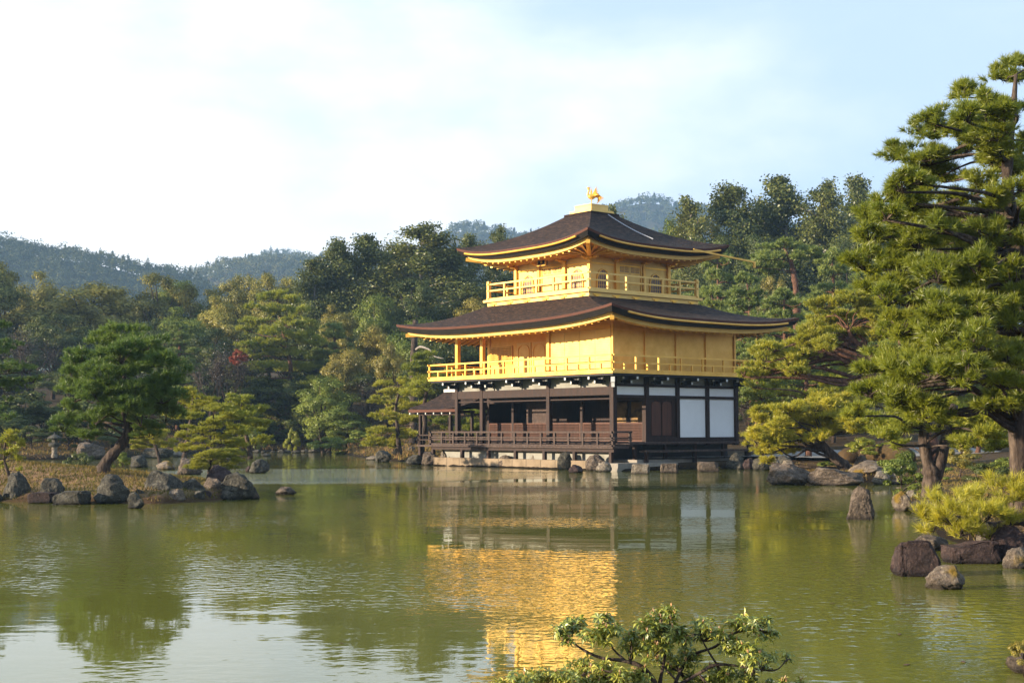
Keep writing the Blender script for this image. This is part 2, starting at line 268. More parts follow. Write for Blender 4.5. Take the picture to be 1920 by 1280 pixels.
hh = N(t, 'ShaderNodeMath', {0: wv2.outputs['Fac'], 1: 0.8, 2: hh.outputs[0]}, operation='MULTIPLY_ADD')
bp = N(t, 'ShaderNodeBump', {'Height': hh.outputs[0], 'Strength': 1.0, 'Distance': 0.0050})
wc = N(t, 'ShaderNodeTexNoise', {'Vector': pos, 'Scale': 0.12, 'Detail': 3})
p = N(t, 'ShaderNodeBsdfPrincipled', {'Base Color': ramp(t, wc.outputs['Fac'], [(0.35, (0.132, 0.130, 0.022)), (0.65, (0.160, 0.154, 0.030))]), 'Roughness': 0.02, 'IOR': 1.333, 'Specular IOR Level': 0.5, 'Normal': bp.outputs[0]})
t.links.new(p.outputs[0], o.inputs['Surface']); M['water'] = m

# ------------------------------------------------------------------ terrain and pond
YAW = 0.8706; CX, CY = 4.6175, 63.42                     # near corner of the pavilion and its turn
UD = np.array([-math.cos(YAW), math.sin(YAW)]); VD = np.array([math.sin(YAW), math.cos(YAW)])
def B(u, v): q = np.array([CX, CY]) + u * UD + v * VD; return float(q[0]), float(q[1])
POND = [(-60, 8.2), (-10, 8.2), (0, 8.7), (2.5, 8.5), (4.0, 9.6), (4.5, 11.4), (5.6, 12.6), (7.2, 16.5), (6.9, 20.0), (7.3, 24), (8.6, 29), (9.2, 33.5), (11.2, 39), (13.0, 45), (13.0, 47.8),
        (10.5, 47.3), (8.9, 47.2), (9.0, 49.5), (11.4, 54), (13.6, 61.5), (11, 65.2), B(-2.0, 3.2), B(-1.7, -1.3), B(0, -1.1), B(13.3, -1.1), (-5.2, 77.2), (-8.3, 85), (-11, 97), (-14, 112), (-18, 121), (-24, 119), (-26, 100), (-27, 88), (-36, 86), (-60, 84)]
ISLE = [(-40, 37), (-14, 36.4), (-11, 35.5), (-8.9, 35.0), (-7.7, 36.5), (-7.3, 39.2), (-8.2, 43), (-10.4, 47), (-14, 50), (-20, 52), (-40, 54)]
def sdist(P, poly):                      # signed distance, positive inside the polygon
    P = np.asarray(P, float); d = np.full(len(P), 1e9); ins = np.zeros(len(P), bool); n = len(poly)
    for i in range(n):
        a = np.array(poly[i]); b = np.array(poly[(i + 1) % n]); e = b - a; w = P - a
        q = np.clip((w @ e) / (e @ e), 0, 1); d = np.minimum(d, np.hypot(*(w - q[:, None] * e).T))
        c = (a[1] > P[:, 1]) != (b[1] > P[:, 1])
        with np.errstate(divide='ignore', invalid='ignore'): xx = (b[0] - a[0]) * (P[:, 1] - a[1]) / (b[1] - a[1]) + a[0]
        ins ^= c & (P[:, 0] < xx)
    return np.where(ins, d, -d)
def wob(x, y, s, ph=0.0): return np.sin(x * s + ph) * np.cos(y * s * 1.17 + 1.3 * ph) + 0.5 * np.sin(x * s * 2.3 + 1.1 + ph) * np.sin(y * s * 2.1 + ph)
def gz_land(P):
    P = np.asarray(P, float); x, y = P.T; d = -sdist(P, POND)
    z = np.where(d < 0, np.maximum(d * 0.8, -0.9), np.minimum(d * 0.55, 0.30) + np.minimum(np.maximum(d - 0.5, 0) * 0.05, 0.35))
    z = z + np.where(d > 2, 0.05 * wob(x, y, 0.7), 0)
    rise = np.clip(y - 92, 0, 130) * 0.085 * (d > 0) * np.clip(d / 12, 0, 1)
    right = np.clip(x - 14, 0, 60) * 0.04 * np.clip((y - 60) / 40, 0, 1)
    return z + rise + right
def gz_isle(P):
    P = np.asarray(P, float); x, y = P.T; d = sdist(P, ISLE)
    return np.where(d < 0, np.maximum(d * 0.9, -0.9), np.minimum(d * 0.5, 0.22) + np.clip(d - 0.3, 0, 7) * 0.115 + np.where(d > 0.8, 0.035 * wob(x, y, 1.3, 0.6), 0))
def gz(x, y): return float(max(gz_land([(x, y)])[0], gz_isle([(x, y)])[0]))
def hit(px, py, y0=10.0, y1=140.0):      # first ground point under a sight line
    d = ray(px, py); Y = np.arange(y0, y1, 0.1); X = d[0] / d[1] * Y; Z = H + d[2] / d[1] * Y
    P = np.stack([X, Y], 1); g = np.maximum(np.maximum(gz_land(P), gz_isle(P)), 0)
    k = np.argmax(Z <= g) if (Z <= g).any() else len(Y) - 1
    return np.array([X[k], Y[k], g[k]])
def grow(a, b, s, k):                     # steps that widen from s
    out = [a]; sg = 1 if b > a else -1
    while (b - out[-1]) * sg > 0: out.append(out[-1] + sg * s); s *= k
    out[-1] = b; return out
def grid(xs, ys, zf, keep=None):
    X, Y = np.meshgrid(xs, ys); P = np.stack([X.ravel(), Y.ravel()], 1); Z = zf(P)
    V = np.column_stack([P, Z]); nx = len(xs); idx = np.arange(len(V)).reshape(len(ys), nx)
    Fq = np.stack([idx[:-1, :-1], idx[:-1, 1:], idx[1:, 1:], idx[1:, :-1]], -1).reshape(-1, 4)
    if keep is not None: Fq = Fq[(Z[Fq] > keep).any(1)]
    return V, Fq
xs = sorted(set(grow(-24, -630, 1.2, 1.14) + list(np.arange(-24, 20, 0.5)) + grow(20, 630, 1.0, 1.14)))
ys = sorted(set(grow(7, -38, 1.0, 1.25) + list(np.arange(7, 70, 0.5)) + list(np.arange(70, 130, 1.0)) + grow(130, 1670, 2.0, 1.12)))
V, Fq = grid(xs, ys, gz_land)
tag(mobj('ground', V, Fq, M['ground'], smooth=True), kind='structure')
V, Fq = grid(np.arange(-40.5, -6, 0.3), np.arange(34, 55, 0.3), gz_isle, keep=-0.6)
tag(mobj('island', V, Fq, M['island'], smooth=True), kind='structure')
tag(mobj('pond_water', [(-78, 6.8, 0), (24, 6.8, 0), (24, 132, 0), (-78, 132, 0)], [(0, 1, 2, 3)], M['water']), kind='structure')
# gravel forecourt to the right of the pavilion
gx = [B(-1.55, 1.0), B(-1.75, 3.0), (11.2, 66.3), (13.9, 62.6), (16.5, 63.0), (24, 66), (24, 80), B(0, 14), B(-0.1, 8.4), B(-0.1, 1.0)]
xs2 = np.arange(4, 26, 0.5); ys2 = np.arange(60, 82, 0.5)
def gravelz(P): return np.where(sdist(P, gx) > -0.1, np.maximum(gz_land(P), 0.52) + 0.03, -5)
V, Fq = grid(xs2, ys2, gravelz); Fq = Fq[(V[Fq][:, :, 2] > -1).all(1)]
tag(mobj('gravel_path', V, Fq, M['gravel'], smooth=True), kind='structure')

# short moss and fallen needles on the island: uncountable
n = 26000; P = np.column_stack([NR.uniform(-20, -7, n), NR.uniform(35, 50, n)]); dI = sdist(P, ISLE); P = P[dI > 0.12]; Z = gz_isle(P)
n = len(P); a = NR.uniform(0, 2 * math.pi, n); l = NR.uniform(0.04, 0.11, n); tl = NR.normal(0, 0.05, (n, 2))
b0 = np.column_stack([P[:, 0] - 0.02 * np.cos(a), P[:, 1] - 0.02 * np.sin(a), Z - 0.01]); b1 = np.column_stack([P[:, 0] + 0.02 * np.cos(a), P[:, 1] + 0.02 * np.sin(a), Z - 0.01]); tp = np.column_stack([P + tl, Z + l])
V = np.stack([b0, b1, tp], 1).reshape(-1, 3); tag(mobj('moss_cover', V, np.arange(len(V)).reshape(-1, 3), M['moss']), 'low mossy cover and fallen needles on the island', 'moss', kind='stuff')

# ------------------------------------------------------------------ far hills, each a ridge read off the skyline
def cards(C, Nn, l, w, rng=NR, jit=0.38):  # leaf shaped faces: centres, facing directions, lengths
    n = len(C); Nn = Nn + rng.normal(0, jit, (n, 3)); Nn /= np.linalg.norm(Nn, axis=1)[:, None] + 1e-9
    t = rng.normal(0, 1, (n, 3)); t -= (t * Nn).sum(1)[:, None] * Nn; t /= np.linalg.norm(t, axis=1)[:, None] + 1e-9
    b = np.cross(Nn, t); l = (np.broadcast_to(l, n) * rng.uniform(0.7, 1.3, n))[:, None]; w = l * w
    V = np.stack([C - t * l * 0.5, C + b * w * 0.5 + t * l * 0.05, C + t * l * 0.5, C - b * w * 0.5 + t * l * 0.05], 1).reshape(-1, 3)
    return V, np.arange(4 * n).reshape(-1, 4)
def sph(n, rng=NR):
    d = rng.normal(0, 1, (n, 3)); return d / np.linalg.norm(d, axis=1)[:, None]
def hill(name, fname, label, ridge, Y, front, back, th, spacing, leaf, per, seed):
    rng = np.random.default_rng(seed)
    rp_ = [at(px, py, Y) for px, py in ridge]; rx = np.array([p[0] for p in rp_]); rz = np.array([p[2] for p in rp_]) - th * 0.95
    def zf(P):
        s = (P[:, 1] - Y); k = np.where(s < 0, s / front, s / back); k = np.clip(np.abs(k), 0, 1)
        return np.interp(P[:, 0], rx, rz) * (0.5 + 0.5 * np.cos(np.pi * k)) - 0.5 + np.where(k < 0.95, 1.2 * wob(P[:, 0], P[:, 1], 0.05), 0) * np.sin(np.pi * k)
    x0, x1 = rx.min(), rx.max()
    V, Fq = grid(np.linspace(x0, x1, 60), np.linspace(Y - front, Y + back, 50), zf)
    tag(mobj(name, V, Fq, M['hill'], smooth=True), kind='structure')
    pts = []
    for yy in np.arange(Y - front * 0.8, Y + spacing * 1.5, spacing):
        for xx in np.arange(x0, x1, spacing): pts.append((xx + rng.uniform(-.5, .5) * spacing, yy + rng.uniform(-.5, .5) * spacing))
    P = np.array(pts); Zp = zf(P); m = len(P); hts = th * rng.uniform(0.6, 1.35, m)
    C = []; D = []
    for i in range(m):
        h = hts[i]; con = rng.random() < 0.2; d = sph(per, rng); d[:, 2] = np.where(d[:, 2] < -0.3, -d[:, 2], d[:, 2])
        r = rng.uniform(0.75, 1.05, per)[:, None]
        q = d * r * np.array([h * 0.26, h * 0.26, h * 0.5]) if con else d * r * np.array([h * 0.42, h * 0.42, h * 0.36])
        bl = sph(5, rng) * h * 0.14; q = q + bl[rng.integers(0, 5, per)]
        if con: q[:, :2] *= np.clip(1.15 - (q[:, 2:3] / h + 0.5) * 0.9, 0.15, 1)
        C.append(q + [P[i, 0], P[i, 1], Zp[i] + h * 0.36]); D.append(d)
    V, Fq = cards(np.concatenate(C), np.concatenate(D), leaf, 0.75, rng)
    tag(mobj(fname, V, Fq, M['hill_leaf']), label, 'forest', kind='stuff')
hill('left_hill', 'hillside_forest', 'wooded hillside rising on the far left under the bright sky', [(-160, 405), (-60, 418), (20, 436), (60, 446), (110, 456), (190, 466), (250, 482), (320, 494), (345, 504), (380, 512), (450, 545), (560, 620), (640, 700)], 760, 170, 60, 9.5, 5.0, 1.0, 130, 1)
hill('middle_hill', 'hillside_forest', 'hazy wooded ridge between the left hill and the tall conifers', [(200, 640), (300, 520), (350, 500), (385, 496), (430, 477), (520, 472), (600, 472), (650, 468), (700, 468), (780, 476), (860, 500), (960, 540)], 1000, 180, 70, 10, 6.0, 1.25, 110, 2)
hill('pale_far_hill', 'hillside_forest', 'small pale blue peak beyond the middle ridge', [(380, 520), (440, 490), (490, 468), (520, 462), (550, 466), (590, 476), (640, 486), (720, 520)], 1500, 200, 80, 11, 8, 1.7, 80, 3)
hill('blue_peak', 'hillside_forest', 'blue mountain left of the upper roof', [(740, 520), (790, 462), (815, 438), (845, 420), (880, 411), (920, 417), (960, 426), (1010, 428), (1080, 424), (1160, 450), (1240, 500)], 1350, 220, 80, 11, 8, 1.7, 100, 4)
hill('blue_mountain', 'hillside_forest', 'blue mountain right of the golden bird', [(1040, 460), (1085, 412), (1130, 384), (1165, 370), (1215, 362), (1260, 370), (1310, 378), (1350, 384), (1420, 396), (1500, 420), (1650, 440), (1800, 470)], 1480, 240, 80, 11, 8, 1.7, 100, 5)

# haze: one closed box of thin air round the camera and everything above
hz = MB().box(-640, 640, -40, 1680, -2.2, 292).build('haze', None)
hm = bpy.data.materials.new('haze_air'); hm.use_nodes = True; ht = hm.node_tree; ht.nodes.clear()
ho = ht.nodes.new('ShaderNodeOutputMaterial'); hv = ht.nodes.new('ShaderNodeVolumePrincipled')
hv.inputs['Color'].default_value = (0.44, 0.70, 1.0, 1); hv.inputs['Density'].default_value = 0.00028; hv.inputs['Anisotropy'].default_value = 0.2
ht.links.new(hv.outputs[0], ho.inputs['Volume']); hz.data.materials.clear(); hz.data.materials.append(hm)
tag(hz, kind='stuff')

# grass, fern and litter on the right bank and the far shore: uncountable
def cover(name, label, x0, x1, y0, y1, n, dmax, hmin, hmax, m):
    P = np.column_stack([NR.uniform(x0, x1, n), NR.uniform(y0, y1, n)]); d = -sdist(P, POND); k = (d > 0.15) & (d < dmax) & (sdist(P, gx) < 0); P = P[k]; Z = gz_land(P); n = len(P)
    a = NR.uniform(0, 2 * math.pi, n); w = (hmin + hmax) * .11; l = NR.uniform(hmin, hmax, n) * (0.55 + .45 * np.sin(P[:, 0] * 1.7) * np.cos(P[:, 1] * 1.3)); tl = NR.normal(0, (hmin + hmax) * .28, (n, 2)); s = np.column_stack([np.cos(a), np.sin(a)]) * w
    V = np.stack([np.column_stack([P - s, Z - .02]), np.column_stack([P + s, Z - .02]), np.column_stack([P + tl, Z + l])], 1).reshape(-1, 3)
    tag(mobj(name, V, np.arange(len(V)).reshape(-1, 3), M[m]), label, 'grass', kind='stuff')
cover('bank_grass', 'low grass and needle litter on the right bank', 6, 18, 10, 64, 70000, 7, .04, .12, 'moss')
cover('far_bank_grass', 'rough grass and litter on the banks beyond the pond', -40, 2, 72, 128, 50000, 9, .12, .35, 'moss')

# ------------------------------------------------------------------ the golden pavilion (local x runs along the right hand face, y along the left hand face)
L, W, LC = 11.55, 8.4, 5.8; WC = W / 2
pav = empty('golden_pavilion', (CX, CY, 0), math.pi / 2 - YAW)
tag(pav, 'three storey pavilion with two gold upper floors, shingle roofs and dark timber ground floor', 'pavilion')
PI = math.pi
class U(MB):
    def b(s, u0, u1, v0, v1, z0, z1): return s.box(v0, v1, u0, u1, z0, z1)
def part(name, m, mb, parent=pav, label=None):
    o = mb.build(name, M[m], parent)
    if label: o['label'] = label
    return o
class Face:                               # 'L': wall facing -v (a runs along u);  'R': wall facing -u (a runs along v)
    def __init__(s, k, plane): s.k = k; s.p = plane
    def __call__(s, a, o, z): return (s.p - o, a, z) if s.k == 'L' else (a, s.p - o, z)
    def slab(s, mb, a0, a1, z0, z1, o0, o1):
        A = s(a0, o0, z0); Bq = s(a1, o1, z1); return mb.box(A[0], Bq[0], A[1], Bq[1], z0, z1)
# stonework
part('stone_base', 'stone_tan', U().b(-0.25, 12.95, -0.95, 0.4, -0.9, 0.42).b(12.5, 12.95, 0.4, 9, -0.9, 0.42))
for i in range(13): part('stone_joint', 'black_wood', U().b(-0.2 + i * 1.04, -0.18 + i * 1.04, -0.955, -0.94, -0.1, 0.40))
part('base_wall', 'plaster_grey', U().b(-0.2, 12.3, -0.45, -0.25, 0.42, 0.86))
part('stone_slab', 'stone_slab', U().b(-1.55, -0.28, -1.25, 2.6, -0.7, 0.34).b(-1.35, -0.3, 2.6, 3.0, -0.7, 0.33))
part('stone_platform', 'stone_slab', U().b(-1.2, 0.35, 0.35, 8.9, -0.7, 0.47), label='grey stone platform under the right hand wall')
part('crawl_space_shade', 'black_wood', U().b(0.35, 11.6, 0.3, 8.2, 0.42, 1.1))  # solid black block standing in for the shade under the floor
# veranda
part('veranda_floor', 'wood_grey', U().b(-1.02, 12.7, -1.05, -0.02, 0.98, 1.06).b(11.72, 12.7, -0.02, 8.4, 0.98, 1.06))
part('edge_beam', 'wood', U().b(-0.95, 12.6, -0.92, -0.74, 0.82, 0.978).b(12.4, 12.6, -0.74, 8, 0.82, 0.978))
for u in (-0.8, 1.6, 3.7, 5.8, 7.9, 10.0, 12.45): part('stilt', 'wood', U().b(u, u + 0.16, -0.93, -0.77, 0.3, 0.82))
part('room_floor', 'wood_grey', U().b(-0.02, 11.7, 0, 8.4, 1.1, 1.27))
st = part('side_bench', 'wood_grey', U().b(-1.06, -0.02, -0.02, 8.75, 1.16, 1.25))
for v in (0.4, 2.4, 4.4, 6.4, 8.3): part('bench_leg', 'wood', U().b(-0.95, -0.8, v, v + 0.14, 0.47, 1.16), st)
st = part('side_step', 'wood_grey', U().b(-1.55, -1.10, 0.55, 7.9, 0.80, 0.89))
for v in (0.7, 3.9, 7.6): part('step_leg', 'wood', U().b(-1.4, -1.25, v, v + 0.14, 0.3, 0.80), st)
def railing(name, label, pts, m, zs, step, half, w, zf, zm, parent=pav, wp=None):
    r = empty(name); r.parent = parent
    for z, s in zs:
        mb = U()
        for (u0, v0), (u1, v1) in zip(pts, pts[1:]):
            d = np.array([u1 - u0, v1 - v0]); d = d / np.hypot(*d) * 0.13
            mb.bar((v0 - d[1], u0 - d[0], z), (v1 + d[1], u1 + d[0], z), w * s, w * s)
        part('rail', m, mb, r)
    wp = wp or w; first = True
    for (u0, v0), (u1, v1) in zip(pts, pts[1:]):
        ln = math.hypot(u1 - u0, v1 - v0); k = max(1, round(ln / step))
        for i in range(0 if first else 1, k + 1):
            u = u0 + (u1 - u0) * i / k; v = v0 + (v1 - v0) * i / k
            part('rail_post', m, U().b(u - wp / 2, u + wp / 2, v - wp / 2, v + wp / 2, zf, zs[0][0] - w * 0.4), r)
            if half and i < k:
                u2 = u + (u1 - u0) / k / 2; v2 = v + (v1 - v0) / k / 2
                part('rail_post', m, U().b(u2 - wp / 2, u2 + wp / 2, v2 - wp / 2, v2 + wp / 2, zf, zm), r)
            elif half and first is True and i == 0: pass
        first = False
    if label: r['label'] = label
    return r
railing('veranda_railing', None, [(12.6, 1.6), (12.6, -0.95), (-0.93, -0.95), (-0.93, 0.12)], 'wood_grey', [(1.72, 1.0), (1.46, 0.75), (1.36, 0.6), (1.11, 0.9)], 0.95, False, 0.085, 1.06, 0, wp=0.10)
# ground floor timber frame
for u, v, w in [(0, 0, .24), (4.39, 0, .22), (9.49, 0, .22), (11.55, 0, .22), (0, 2.1, .24), (0, 4.2, .22), (0, 6.3, .22), (0, 8.4, .24), (11.55, 8.4, .22), (11.55, 4.2, .2), (11.55, 6.3, .2), (6, 8.4, .2)]:
    part('post', 'wood', U().b(u - w / 2, u + w / 2, v - w / 2, v + w / 2, 1.06, 4.25))
for u in (2.19, 4.32, 6.75, 9.54, 11.55): part('inner_post', 'wood', U().b(u - .08, u + .08, 2.02, 2.18, 1.27, 3.6))
part('lintel_beam', 'wood', U().b(0.12, 11.9, -0.09, 0.09, 3.42, 3.80).b(0.12, 11.44, -0.05, 0.05, 3.22, 3.28), label='long red brown beam over the veranda')
part('wall_frame', 'wood', U().b(-.10, .10, 0.12, 8.28, 3.30, 3.43).b(-.10, .10, 0.12, 8.28, 3.82, 3.93).b(-.10, .10, 2.22, 8.28, 1.27, 1.46))
part('upper_panel', 'plaster', U().b(-.02, .06, .12, 1.98, 3.43, 3.82))
for v in (2.22, 4.32, 6.42): part('upper_panel', 'plaster', U().b(-.02, .06, v, v + 1.86, 3.43, 3.82))
for v in (4.32, 6.42): part('wall_panel', 'plaster', U().b(-.02, .06, v, v + 1.86, 1.46, 3.30))
for v in (.12, 2.22, 4.32, 6.42): part('frieze_panel', 'plaster_grey', U().b(0, .06, v, v + 1.86, 3.93, 4.3))  # white frieze toned grey: the balcony's shade is put into its colour
for a, b_ in ((.12, 2.1), (2.2, 4.28), (4.5, 6.35), (6.45, 8.5), (8.6, 9.38), (9.6, 11.44)): part('frieze_panel', 'plaster_grey', U().b(a, b_, 0.0, 0.06, 3.80, 4.3))
dr = part('door_frame', 'wood', U().b(-.03, .06, 2.22, 2.42, 1.46, 3.30).b(-.03, .06, 3.85, 4.09, 1.46, 3.30).b(-.03, .06, 2.42, 3.85, 3.18, 3.30))
for v in (2.43, 3.15):
    pts = [(v + .05, 1.56), (v + .64, 1.56), (v + .66, 1.7), (v + .66, 2.95), (v + .6, 3.1), (v + .345, 3.16), (v + .09, 3.1), (v + .03, 2.95), (v + .03, 1.7)]
    d = part('door_leaf', 'wood', U().b(-.005, .05, v, v + .69, 1.46, 3.18), dr)
    mb = MB(); k = len(pts); mb.add([(a, -0.03, z) for a, z in pts] + [(a, -0.004, z) for a, z in pts], [tuple(range(k))] + [(i, (i + 1) % k, k + (i + 1) % k, k + i) for i in range(k)]); part('door_panel', 'wood_red', mb, dr)
# inner wall set back one bay, half height lattice below open bays
def lattice(name, a0, a1, z0, z1, F_, m, mp_, n, nz, t=0.025, parent=pav, bk=None):
    fr = MB()
    for s in ((a0, a0 + .05, z0, z1), (a1 - .05, a1, z0, z1)): F_.slab(fr, *s, 0.0, 0.05)
    for s in ((a0 + .05, a1 - .05, z0, z0 + .05), (a0 + .05, a1 - .05, z1 - .05, z1)): F_.slab(fr, *s, 0.0, 0.05)
    o = fr.build(name, M[m], parent); g_ = MB()
    for i in range(1, n):
        a = a0 + (a1 - a0) * i / n; F_.slab(g_, a - t / 2, a + t / 2, z0 + .05, z1 - .05, 0.012, 0.037)
    for i in range(1, nz):
        z = z0 + (z1 - z0) * i / nz; F_.slab(g_, a0 + .05, a1 - .05, z - t / 2, z + t / 2, 0.006, 0.031)
    g_.build('lattice_bars', M[m], o)
    if mp_: b_ = MB(); F_.slab(b_, a0 + .05, a1 - .05, z0 + .05, z1 - .05, -0.02, -0.004); b_.build('backing_panel', M[mp_], o)
    return o
FI = Face('L', 2.08)
for a0, a1 in ((0.13, 2.10), (2.28, 4.23), (4.41, 6.66), (6.84, 9.45), (9.63, 11.46)): lattice('lattice_panel', a0, a1, 1.27, 2.17, FI, 'wood_red', 'wood', 26, 12, 0.022)
part('inner_header', 'wood', U().b(0.1, 11.5, 2.04, 2.16, 3.2, 3.45))
part('veranda_ceiling', 'plaster_grey', U().b(0.1, 11.5, 0.1, 8.2, 3.46, 3.52))
part('room_wall', 'wood', U().b(0.2, 11.6, 4.3, 4.4, 1.27, 3.46).b(11.5, 11.6, 2.2, 4.3, 1.27, 3.46))
part('sliding_door', 'wood_grey', U().b(6.84, 8.75, 2.3, 2.34, 1.27, 3.2), label='plain brown sliding door behind the lattice')
for a in (0.4, 1.35, 2.3, 3.4): part('painted_screen', 'screen', U().b(a, a + .8, 4.25, 4.29, 1.5, 3.2))
part('altar_figure', 'black_wood', U().tube([(3.6, 1.0, 1.27), (3.6, 1.0, 1.9), (3.6, 1.0, 2.4), (3.6, 1.0, 2.75), (3.6, 1.0, 2.95)], [.42, .42, .32, .16, .12], 12))
part('rear_wall', 'wood', U().b(0.1, 11.5, 8.3, 8.38, 1.27, 4.2).b(11.5, 11.6, 4.4, 8.3, 1.27, 4.2))
# brackets carrying the balcony
def bracket(F_, a, out=1.0):
    mb = MB(); F_.slab(mb, a - .06, a + .06, 4.10, 4.24, 0.02, out * .9); F_.slab(mb, a - .065, a + .065, 3.93, 4.095, 0.12, out * .52)
    F_.slab(mb, a - .45, a + .45, 4.13, 4.25, out * .42, out * .52); F_.slab(mb, a - .3, a + .3, 3.97, 4.07, 0.13, 0.22)
    o = mb.build('bracket', M['black_wood'], pav); tp = MB()
    F_.slab(tp, a - .05, a + .05, 4.12, 4.235, out * .9, out * .9 + .03); F_.slab(tp, a - .045, a + .045, 3.95, 4.07, out * .52 + .003, out * .52 + .03)
    F_.slab(tp, a + .452, a + .475, 4.13, 4.24, out * .42, out * .52); F_.slab(tp, a - .475, a - .452, 4.13, 4.24, out * .42, out * .52)
    tp.build('beam_end', M['white_tip'], o)
FL = Face('L', -0.1); FR = Face('R', -0.1)
for a in (0.55, 2.15, 4.39, 6.4, 8.5, 9.6, 11.5): bracket(FL, a)
for a in (0.55, 2.55, 4.6, 6.65, 8.4): bracket(FR, a)
mb = MB().bar((-.1, -.1, 4.1), (-.85, -.85, 4.1), .16, .2); o = part('corner_bracket', 'black_wood', mb); part('beam_end', 'white_tip', MB().bar((-.85, -.85, 4.08), (-.92, -.92, 4.08), .18, .24).bar((-.6, -.6, 3.85), (-.66, -.66, 3.85), .15, .2), o)
# second floor
part('balcony_floor', 'black_wood', U().b(-.98, 12.6, -.98, 9.4, 4.27, 4.36))
part('balcony_edge', 'gold', U().b(-1.06, 12.72, -1.06, -.6, 4.363, 4.47).b(-1.06, 12.72, 9.0, 9.46, 4.363, 4.47).b(-1.06, -.6, -.6, 9.0, 4.363, 4.47).b(12.26, 12.72, -.6, 9.0, 4.363, 4.47).b(-.6, 12.26, -.6, 9.0, 4.363, 4.45))
railing('balcony_railing', None, [(-1.0, -1.0), (12.66, -1.0), (12.66, 9.4), (-1.0, 9.4), (-1.0, -1.0)], 'gold', [(5.18, 1.0), (4.85, 0.9), (4.52, 1.0)], 1.52, True, 0.072, 4.47, 4.85, wp=0.08)
part('side_wall', 'gold', U().b(.02, .12, .1, 8.3, 4.45, 7.1))
part('front_wall', 'gold', U().b(.12, 4.3, .02, .12, 4.45, 7.1))
part('recess_wall', 'gold', U().b(4.3, 11.5, 2.12, 2.22, 4.45, 7.0).b(4.29, 4.4, .12, 2.12, 4.45, 7.0))
part('back_wall', 'gold', U().b(0.1, 11.5, 8.3, 8.4, 4.45, 7.1).b(11.4, 11.5, 2.22, 8.3, 4.45, 7.1))
part('porch_ceiling', 'gold_deep', U().b(4.4, 11.6, -.1, 2.12, 6.78, 6.82))
part('room_core', 'wood', U().b(0.3, 11.2, 2.4, 8.1, 4.46, 6.9))
for u, v in ((0, 0), (4.39, 0), (9.49, 0), (11.55, 0), (0, 2.1), (0, 4.2), (0, 6.3), (0, 8.4), (11.55, 2.16), (11.55, 8.4), (11.55, 5.3)):
    w = .10 if (v == 0 and u > 4) or u > 9 else .055
    part('gold_post', 'gold', U().b(u - w, u + w, v - w, v + w, 4.45, 6.95))
part('gold_beam', 'gold', U().b(-.04, .015, .1, 8.3, 6.42, 6.56).b(-.06, .015, .1, 8.3, 6.94, 7.05).b(.1, 11.7, -.07, .015, 6.5, 6.66).b(.1, 11.7, -.09, .015, 6.9, 7.05))
sh = MB(); FF = Face('L', .018)
for k in range(4):
    a0 = .14 + k * 1.045; pan = MB(); FF.slab(pan, a0, a0 + 1.02, 4.6, 6.45, 0, .03); pan.build('shutter', M['gold_pale'], pav)
    for j in range(22): FF.slab(sh, a0 + .04, a0 + .98, 4.66 + j * .08, 4.675 + j * .08, .032, .042)
sh.build('shutter_slats', M['gold'], pav)
FRc = Face('L', 2.115)
lattice('lattice_window', 9.62, 11.42, 5.25, 6.2, FRc, 'gold', 'wood_red', 17, 9, 0.035)
for k in range(2):
    a0 = 6.95 + k * 1.2; pan = MB(); FRc.slab(pan, a0, a0 + 1.1, 4.5, 6.3, 0, .03); d = pan.build('gold_door', M['gold_pale'], pav)
    ar = MB()
    for s_ in (0.12, 0.98):
        FRc.slab(ar, a0 + s_ - .02, a0 + s_ + .02, 4.6, 5.9, .032, .06)
    q = [FRc(a0 + .55 + .43 * math.cos(PI * i / 10), .045, 5.9 + .28 * math.sin(PI * i / 10)) for i in range(11)]
    for i in range(10): ar.bar(q[i], q[i + 1], .035, .035)
    ar.build('door_moulding', M['gold'], d)
